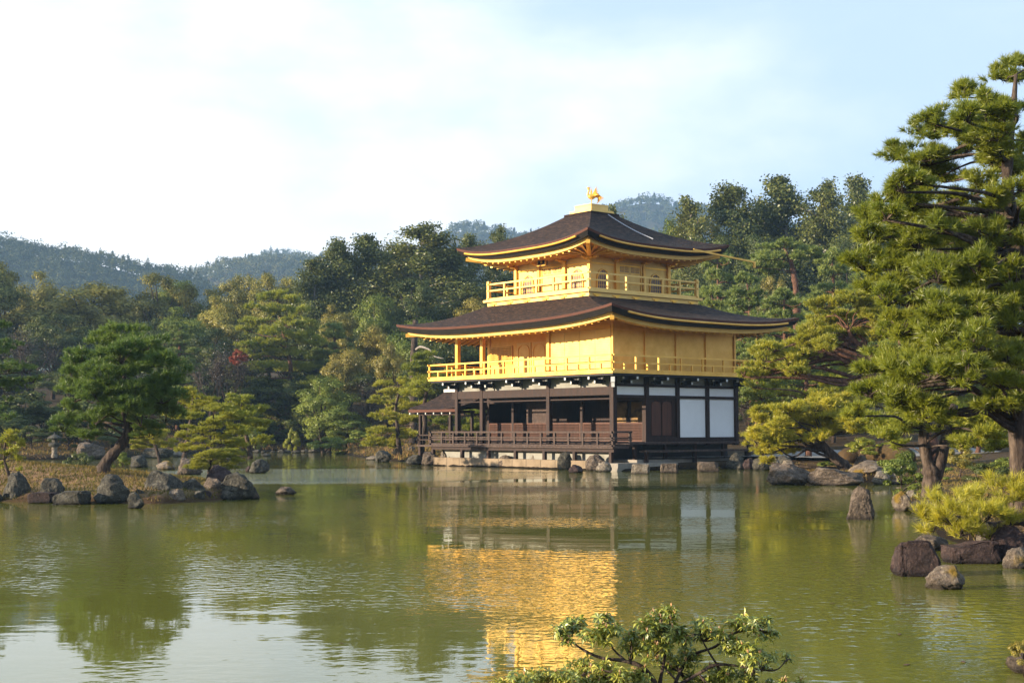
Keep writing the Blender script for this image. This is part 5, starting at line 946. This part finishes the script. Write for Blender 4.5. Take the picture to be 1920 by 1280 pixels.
# skyline of the left wood
for a in [('b', 12, 490, 168, 158, 'leaf_brown', 'lofty olive brown tree cut by the left frame edge'), ('b', 78, 512, 154, 165, 'leaf_brown', 'brown crowned tree right of the one on the frame edge'), ('b', 165, 522, 266, 158, 'leaf_brown', 'widest brown dark hearted tree above the big leaning pine'),
          ('b', 222, 545, 154, 170, 'leaf_brown', 'round shouldered tree right of the widest brown one'), ('b', 302, 512, 147, 160, 'leaf_brown', 'dark round topped tree standing above its neighbours in the left wood'), ('b', 352, 525, 125, 166, 'leaf_olive', 'loose pale olive tree next to the dark round topped one'),
          ('b', 395, 545, 125, 168, 'leaf_brown', 'low brown tree in the dip of the left skyline'), ('b', 437, 512, 106, 162, 'leaf_brown', 'narrow brown peaked tree on the left skyline'), ('b', 478, 510, 117, 165, 'leaf_brown', 'first of the three brown crowns over the pale tiered pine'), ('b', 508, 512, 112, 160, 'leaf_brown', 'middle one of three brown crowns over the pale tiered pine'),
          ('b', 548, 520, 117, 165, 'leaf_brown', 'last of the three brown crowns over the pale tiered pine'), ('b', 595, 548, 125, 158, 'leaf_gold', 'golden topped tree under the leftmost conifer'), ('b', -40, 500, 196, 150, 'leaf_dark', 'dark tree beyond the left frame edge'),
          # conifers in the middle
          ('c', 588, 490, 150, 148, None, 'leftmost conifer of the middle group against the hazy ridge'), ('c', 640, 456, 170, 150, None, 'thin tall conifer second from left in the middle group'), ('c', 700, 444, 190, 152, None, 'broad conifer with twin tops in the middle group'), ('c', 790, 428, 250, 148, None, 'tallest broad conifer left of the upper roof'),
          ('c', 748, 465, 170, 156, None, 'conifer half hidden behind the tallest broad one'), ('c', 850, 470, 170, 150, None, 'conifer whose top shows just under the upper eave tip'), ('c', 885, 445, 130, 160, None, 'conifer rising beyond the left eave of the upper roof'), ('c', 935, 434, 110, 165, None, 'conifer top showing over the left slope of the upper roof'), ('c', 960, 520, 200, 150, None, 'dark conifer behind the third floor gallery'), ('c', 880, 540, 170, 140, None, 'conifer with pale bare trunk left of the third floor'),
          ('b', 700, 545, 120, 138, 'leaf_olive', 'olive tree at the foot of the broad twin topped conifer'), ('b', 770, 520, 150, 140, 'leaf_dark', 'dark bushy tree before the tallest conifer'), ('b', 655, 585, 110, 134, 'leaf_brown', 'brown leaved tree with visible stems left of the lower roof'), ('b', 620, 575, 90, 142, 'leaf_gold', 'small yellow brown tree between the pale pine and the conifers'),
          # right skyline
          ('c', 1155, 392, 130, 150, None, 'dark conifer top just right of the golden bird'), ('b', 1245, 400, 120, 150, 'leaf_olive', 'rounded olive tree over the right slope of the upper roof'), ('c', 1292, 380, 150, 146, None, 'pointed conifer right of the rounded olive tree'), ('c', 1375, 357, 210, 148, None, 'open crowned conifer above the right eave tip'), ('c', 1430, 382, 170, 156, None, 'conifer in the gap between the two highest right hand ones'),
          ('c', 1478, 336, 230, 150, None, 'highest conifer on the right skyline with a pale trunk'), ('c', 1545, 352, 190, 146, None, 'conifer with a branch jutting right near the huge pine'), ('c', 1612, 340, 180, 160, None, 'conifer peeping out behind the left edge of the huge pine'), ('c', 1680, 380, 220, 150, None, 'conifer mostly hidden by the huge pine'), ('b', 1340, 430, 130, 140, 'leaf_dark', 'dark rounded tree below the open crowned conifer'),
          ('b', 1330, 405, 150, 158, 'leaf_brown', 'brown rounded tree between the pointed and the open crowned conifer'), ('b', 1455, 420, 150, 152, 'leaf_olive', 'olive tree filling the gap below the two highest conifers'), ('b', 1530, 410, 150, 152, 'leaf_dark', 'dark tree between the highest conifer and the one with the jutting branch'), ('b', 1200, 430, 120, 150, 'leaf_dark', 'dark tree just over the right hand roof slope'),
          ('b', 1590, 430, 130, 135, 'leaf_dark', 'dark tree low behind the left edge of the huge pine'), ('b', 1420, 440, 120, 138, 'leaf_dark', 'shadowed tree behind the flat topped red trunked pine'), ('b', 1800, 400, 200, 140, 'leaf_dark', 'tree behind the upper half of the huge pine'), ('c', 1880, 390, 200, 145, None, 'conifer behind the trunk of the huge pine')]:
    plant(*a)
# trees of the slope you can tell apart
for a in [('t', 65, 602, 150, 128, None, 'grey twiggy tree at the left edge behind the leaning pines'), ('t', 430, 612, 140, 120, None, 'pinkish grey bare tree left of the pale tiered pine'), ('t', 395, 635, 110, 118, None, 'bare shrubby tree behind the yellow pine bough'), ('s', 447, 656, 46, 104, 'leaf_red', 'small red leaved tree beside the pale tiered pine', None, at(447, 700, 104)[2]),
          ('b', 332, 580, 150, 140, 'leaf_olive', 'silvery olive tree in the middle of the left wood'), ('p', 335, 610, 110, 122, 'pine_far', 'dark pine tuft tree behind the big leaning pine at right'), ('b', 420, 550, 120, 148, 'leaf_brown', 'dark brown tree left above the pale tiered pine'),
          ('b', 605, 700, 140, 112, 'leaf_olive', 'rounded olive tree overhanging the far bank with a leaning stem'), ('b', 650, 770, 120, 110, 'leaf_olive', 'low spreading tree on the orange far bank'), ('s', 620, 812, 90, 106, 'leaf_olive', 'small green shrub on the far bank under the rounded olive tree'), ('s', 672, 806, 60, 104, 'leaf_olive', 'green shrub at the right end of the orange bank'),
          ('b', 690, 610, 120, 126, 'leaf_gold', 'golden olive tree left of the lower roof tip'), ('b', 650, 640, 110, 122, 'leaf_gold', 'yellowing tree below the brown leaved one'), ('b', 740, 640, 80, 110, 'leaf_gold', 'slender yellowing tree just left of the second floor balcony'), ('t', 690, 690, 90, 112, None, 'tangle of bare grey branches above the orange bank'), ('t', 655, 740, 90, 114, None, 'thin bare thicket beside the rounded olive tree'),
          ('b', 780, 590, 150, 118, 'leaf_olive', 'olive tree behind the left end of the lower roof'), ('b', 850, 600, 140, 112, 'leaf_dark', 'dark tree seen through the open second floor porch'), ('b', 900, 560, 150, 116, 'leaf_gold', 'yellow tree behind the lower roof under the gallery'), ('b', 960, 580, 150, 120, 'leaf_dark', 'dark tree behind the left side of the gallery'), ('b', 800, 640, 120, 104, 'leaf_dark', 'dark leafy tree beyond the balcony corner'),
          ('p', 625, 612, 120, 128, 'pine_far', 'little bluish green young pine among the olive trees'),
          ('p', 1345, 462, 110, 112, 'pine_far', 'pine right of the third floor with a thin dark trunk'), ('p', 1400, 520, 150, 100, 'pine_far', 'tiered pine above the right end of the lower roof'), ('p', 1560, 480, 150, 108, 'pine_far', 'tiered pine right of the flat topped red trunked one'), ('p', 1470, 545, 160, 96, 'pine_far', 'spreading pine below the flat topped red trunked one'), ('p', 1335, 545, 130, 104, 'pine_far', 'pine just right of the gallery corner'),
          ('b', 1450, 505, 70, 116, 'leaf_gold', 'tan leaved tree under the flat topped pine'), ('p', 1620, 520, 170, 98, 'pine_far', 'pine on the slope left of the huge pine'), ('p', 1530, 590, 150, 90, 'pine_far', 'pine behind the yellow twisted one'), ('p', 1420, 600, 120, 88, 'pine_far', 'pine behind the right corner of the second floor'), ('p', 1680, 600, 160, 84, 'pine_mid', 'green pine half covered by the huge pine'), ('p', 1780, 620, 170, 80, 'pine_mid', 'pine behind the middle of the huge pine'), ('p', 1880, 640, 170, 76, 'pine_mid', 'pine behind the trunk of the huge pine near the frame edge'),
          ('p', 1290, 560, 120, 112, 'pine_far', 'pine behind the right half of the gallery'), ('p', 1690, 740, 110, 70, 'pine_mid', 'small pine beyond the forked trunk'), ('p', 1830, 740, 120, 66, 'pine_mid', 'small pine right of the forked trunk in the garden'), ('t', 1400, 715, 70, 92, None, 'bare brush right of the white wall panels'), ('b', 1430, 740, 120, 96, 'leaf_dark', 'dark bush behind the ground floor right corner'), ('b', 1560, 740, 140, 92, 'leaf_dark', 'dark undergrowth tree behind the leaning yellow pine'), ('b', 1850, 730, 170, 84, 'leaf_dark', 'dark tree low behind the huge pine trunk')]:
    plant(*a)
# deep rows that only show as dark mass between the others
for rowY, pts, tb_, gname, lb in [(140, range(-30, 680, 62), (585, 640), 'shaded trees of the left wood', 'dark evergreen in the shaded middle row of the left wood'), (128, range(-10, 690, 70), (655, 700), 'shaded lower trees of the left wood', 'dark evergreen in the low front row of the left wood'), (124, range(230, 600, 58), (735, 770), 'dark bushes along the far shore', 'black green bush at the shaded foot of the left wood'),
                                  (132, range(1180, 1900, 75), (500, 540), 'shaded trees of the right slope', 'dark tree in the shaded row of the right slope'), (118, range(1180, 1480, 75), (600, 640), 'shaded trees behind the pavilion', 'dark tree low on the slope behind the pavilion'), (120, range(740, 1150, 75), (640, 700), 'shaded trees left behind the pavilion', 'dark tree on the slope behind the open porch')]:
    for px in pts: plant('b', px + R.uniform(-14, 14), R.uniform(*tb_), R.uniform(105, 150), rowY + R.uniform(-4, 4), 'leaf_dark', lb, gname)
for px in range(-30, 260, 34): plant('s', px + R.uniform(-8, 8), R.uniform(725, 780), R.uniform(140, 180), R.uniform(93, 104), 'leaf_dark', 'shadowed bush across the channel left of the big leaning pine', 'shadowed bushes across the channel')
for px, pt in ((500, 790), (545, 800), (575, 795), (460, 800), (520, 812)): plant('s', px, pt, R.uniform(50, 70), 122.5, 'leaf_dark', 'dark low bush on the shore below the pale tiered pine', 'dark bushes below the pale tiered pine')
# bare white branch tree seen past the balcony
c = at(775, 700, 100); g_ = gz(c[0], 100); bt = empty('dead_tree', (c[0], 100, g_)); tag(bt, 'dead grey trunk with a pale crooked branch left of the second floor porch', 'tree')
b0 = np.array([c[0], 100, g_])
MB().tube([p - b0 for p in smooth_path([(c[0], 100, g_ - .2), at(776, 760, 100), at(775, 690, 100), at(777, 640, 100), at(779, 600, 100)], 3)], list(np.linspace(.34, .2, 13)), 9).build('trunk', M['bark'], bt, True)
MB().tube([p - b0 for p in smooth_path([at(779, 656, 100), at(788, 650, 99), at(800, 653, 98.5), at(808, 658, 98), at(815, 668, 97.6), at(832, 672, 97)], 3)], list(np.linspace(.10, .03, 16)), 6).build('branch', M['bark_pale'], bt, True)
MB().tube([p - b0 for p in smooth_path([at(780, 668, 100), at(786, 664, 99.6), at(789, 676, 99.3)], 3)], list(np.linspace(.07, .03, 7)), 6).build('branch', M['bark_pale'], bt, True)
# dark twisted trunk before the porch
c = wat(796, 868); bt = pine('pine_tree', 'old pine with dark bowed trunk close to the left end of the veranda', [np.array([*at(797, 870, 78)[:2], .2])] + tpath([(790, 850), (793, 820), (797, 795), (795, 765), (800, 735)], 78), [.22, .18, .15, .14, .13, .10], ppads([(785, 720, 30, 9), (815, 712, 26, 8), (770, 735, 24, 8)], 78, .8, 44), .17, .03, 12, 9, 'pine_mid', 'bark', 45)
# shrubs of the right bank
for a in [('s', 1690, 846, 100, 40, 'leaf_olive', 'bright leafy shrub left of the forked trunk'), ('s', 1800, 832, 110, 42, 'leaf_gold', 'pale topped flowering shrub right of the forked trunk'), ('s', 1850, 862, 90, 36, 'leaf_dark', 'low dark shrub between the pale topped shrub and the huge trunk'), ('s', 1750, 868, 80, 39, 'leaf_olive', 'small shrub at the foot of the forked trunk'), ('s', 1900, 855, 90, 40, 'leaf_olive', 'shrub behind the base of the huge pine'),
          ('s', 1548, 862, 50, 52, 'leaf_olive', 'little shrub at the base of the leaning yellow pine'), ('s', 1620, 820, 90, 58, 'pine_mid', 'rounded clipped bush beyond the headland'), ('s', 1720, 905, 40, 33.5, 'leaf_olive', 'tiny shrub on the bank rim by the orange mossed stone')]:
    plant(*a)
for a in [('s', 148, 838, 60, 62, 'leaf_dark', 'dark shrub beside the craggy brown rock behind the island'), ('s', 230, 848, 40, 46, 'leaf_olive', 'small green shrub on the island right of the leaning trunk'), ('s', 60, 800, 90, 92, 'leaf_dark', 'dark bush across the channel left of the lantern'), ('s', 20, 780, 110, 94, 'leaf_dark', 'dark bush across the channel at the left frame edge'), ('s', 130, 795, 90, 93, 'leaf_dark', 'dark bush across the channel right of the lantern'), ('s', 210, 800, 100, 95, 'leaf_dark', 'dark bush across the channel behind the leaning trunk'), ('s', 1340, 873, 22, 63.6, 'leaf_gold', 'tuft of green grass by the third square stone', None, -.02), ('s', 480, 800, 50, 118, 'leaf_olive', 'small bright bush low on the shaded far shore'), ('s', 548, 806, 34, 117, 'pine_mid', 'small layered bush at the waterline of the far shore')]:
    plant(*a)
plant('s', 1918, 1192, 66, 10.45, 'leaf_gold', 'yellow moss and fern tuft growing on the rock at the lower right frame edge', None, .02)
for o in list(PRO.values()):
    for ch in list(o.children): bpy.data.objects.remove(ch)
    bpy.data.objects.remove(o)
# earth bank by the garden path at right
eb = MB(); q = [at(1575, 846, 60), at(1620, 838, 60), at(1660, 836, 58), at(1705, 842, 56)]
eb.tube([tuple(p - np.array([0, 0, .32])) for p in smooth_path(q, 4)], [.3] + [.42] * 11 + [.3], 8); tag(eb.build('earth_bank', M['ground'], None, True), kind='structure')

# ------------------------------------------------------------------ azalea like shrub in the foreground
YS = 7.6; S = YS / F
def rosettes(C, rng, Ll, per):
    K = len(C); up_ = np.tile([0, 0, 1.0], (K, 1)) + rng.normal(0, .45, (K, 3)); up_ /= np.linalg.norm(up_, axis=1)[:, None]; V = []; Fq = []; n0 = 0
    for c, a in zip(C, up_):
        t0 = np.cross(a, rng.normal(0, 1, 3)); t0 /= np.linalg.norm(t0); t1 = np.cross(a, t0); m_ = rng.integers(per - 2, per + 3)
        for k in range(m_):
            th = 6.28 * k / m_ + rng.uniform(-.3, .3); o = t0 * math.cos(th) + t1 * math.sin(th); l = Ll * rng.uniform(.65, 1.15); el = rng.uniform(-.5, .75); d1 = o * math.cos(el) + a * math.sin(el); d2 = d1 * .8 - np.array([0, 0, .55]); d2 /= np.linalg.norm(d2); sd2 = np.cross(d1, a); sd2 /= np.linalg.norm(sd2) + 1e-9; nn = np.cross(sd2, d1); w = l * rng.uniform(.13, .19)
            p0 = c; p1 = c + d1 * l * .5; p2 = p1 + d2 * l * .5; V += [p0, p1 - sd2 * w + nn * w * .35, p1, p1 + sd2 * w + nn * w * .35, p2]; Fq += [(n0, n0 + 2, n0 + 1), (n0, n0 + 3, n0 + 2), (n0 + 1, n0 + 2, n0 + 4), (n0 + 2, n0 + 3, n0 + 4)]; n0 += 5
    return np.array(V), Fq
def front_shrub(name, label, base, branches, clusters, seed, budp=.25):
    rng = np.random.default_rng(seed); base = np.array(base); root = empty(name, tuple(base)); tag(root, label, 'shrub'); t = MB(); tips = []
    for pth, r0, r1 in branches:
        q = smooth_path([at(a, b, YS + (c_[0] if c_ else 0)) for a, b, *c_ in pth], 4); t.tube([p - base for p in q], list(np.linspace(r0, r1, len(q)) * (1 + .12 * rng.normal(0, 1, len(q)))), 8); tips += q
    T = np.array(tips); C = []
    for px, py, r in clusters:
        dY = rng.uniform(-.14, .14); c = at(px, py, YS + dY); k = max(4, int(r * r / 28)); d = sph(k, rng) * rng.uniform(.3, 1, (k, 1)) * r * S * np.array([1, 1.1, .85]); pts = c + d; C.append(pts)
        s = T[np.argmin(((T - c) ** 2).sum(1) + .5 * np.maximum(T[:, 2] - c[2], 0) ** 2)]
        for p in pts[:7]: t.tube([s - base, (s * .4 + p * .6) - base + rng.normal(0, .004, 3) - np.array([0, 0, .008]), p - base], [.0038, .0026, .0013], 5)
    C = np.concatenate(C); V, Fq = rosettes(C - base, rng, .049, 9); t.build('branches', M['bark'], root, True); mobj('leaves', V, Fq, M['leaf_shrub'], root)
    bp_ = C[rng.random(len(C)) < budp] - base; bV = []; bF = []
    for p in bp_:
        for k in range(3):
            e = p + np.array([rng.normal(0, .006), rng.normal(0, .006), rng.uniform(.016, .03)]); v, f = tube([p, (p + e) / 2, e], [.0018, .0035, .0006], 5); n0 = len(bV); bV += v; bF += [tuple(i + n0 for i in q) for q in f]
    tag(mobj('buds', bV, bF, M['bud'], root), kind='stuff'); return root
front_shrub('shrub', 'spreading glossy leaved shrub with orange buds at the bottom centre edge', (*at(1240, 1330, YS)[:2], .25), [([(1240, 1345), (1232, 1290), (1208, 1252), (1170, 1238), (1125, 1232), (1085, 1212), (1062, 1192)], .016, .004), ([(1172, 1238), (1150, 1216), (1138, 1190)], .008, .003), ([(1240, 1345), (1236, 1292), (1246, 1235), (1252, 1195), (1256, 1158)], .014, .003), ([(1245, 1345), (1262, 1290), (1292, 1232, .1), (1340, 1212, .1), (1372, 1188, .1), (1420, 1178, .1)], .013, .004), ([(1262, 1290), (1310, 1262), (1345, 1245), (1400, 1250), (1452, 1256), (1475, 1236)], .011, .003), ([(1262, 1345), (1275, 1290), (1250, 1255), (1225, 1225)], .008, .003), ([(1345, 1246), (1325, 1215), (1312, 1190)], .006, .003), ([(1245, 1340), (1180, 1290), (1120, 1268), (1060, 1278)], .008, .003)],
            [(1055, 1185, 20), (1076, 1174, 24), (1064, 1200, 14), (1120, 1188, 28), (1146, 1178, 26), (1135, 1163, 16), (1190, 1200, 32), (1214, 1172, 22), (1226, 1155, 17), (1256, 1150, 22), (1250, 1185, 34), (1282, 1192, 24), (1226, 1216, 30), (1312, 1180, 24), (1342, 1188, 20), (1330, 1168, 16), (1385, 1168, 24), (1412, 1176, 22), (1434, 1166, 14), (1442, 1192, 14), (1376, 1208, 28), (1402, 1226, 26), (1432, 1234, 24), (1290, 1236, 28), (1256, 1242, 24), (1476, 1230, 12), (1352, 1266, 32), (1400, 1272, 24), (1290, 1272, 20), (1200, 1266, 24), (1200, 1290, 24), (1330, 1290, 30)], 71)
front_shrub('shrub', 'low leafy shrub tops along the bottom edge left of the budded one', (*at(1040, 1340, YS)[:2], .25), [([(1040, 1345), (1050, 1300), (1085, 1268), (1120, 1255)], .01, .003), ([(1030, 1345), (1000, 1300), (960, 1282)], .008, .003)],
            [(1090, 1250, 24), (1130, 1256, 28), (1162, 1266, 24), (980, 1274, 26), (1020, 1268, 26), (935, 1280, 16), (1060, 1272, 24), (1000, 1290, 26), (1105, 1282, 26), (1140, 1285, 26), (1060, 1215 + 60, 20)], 72, .12)
front_shrub('shrub', 'few budding shoot tips at the bottom edge right of the budded shrub', (*at(1480, 1340, YS)[:2], .25), [([(1480, 1345), (1475, 1300), (1470, 1280)], .006, .002)], [(1468, 1276, 9), (1500, 1280, 8), (1440, 1284, 12)], 73, .5)

# a few fallen leaves drifting on the near water
for k, (px, py) in enumerate(((1686, 1188), (1772, 1154), (1791, 1155), (1700, 1245), (1806, 1240), (640, 1205), (915, 1060), (1560, 1130))):
    c = wat(px, py, .004); a = R.uniform(0, 6.28); l = R.uniform(.03, .045); V_ = [(l * math.cos(a + q) * w_, l * math.sin(a + q) * w_, .002) for q, w_ in ((0, 1), (.9, .55), (2.2, .55), (3.14, 1), (4.1, .55), (5.4, .55))]
    o = mobj('floating_leaf', V_, [(0, 1, 2, 3, 4, 5)], M['bark_red']); o.location = (c[0], c[1], .004); tag(o, 'small brown fallen leaf floating on the near water', 'leaf', 'fallen leaves floating on the pond')
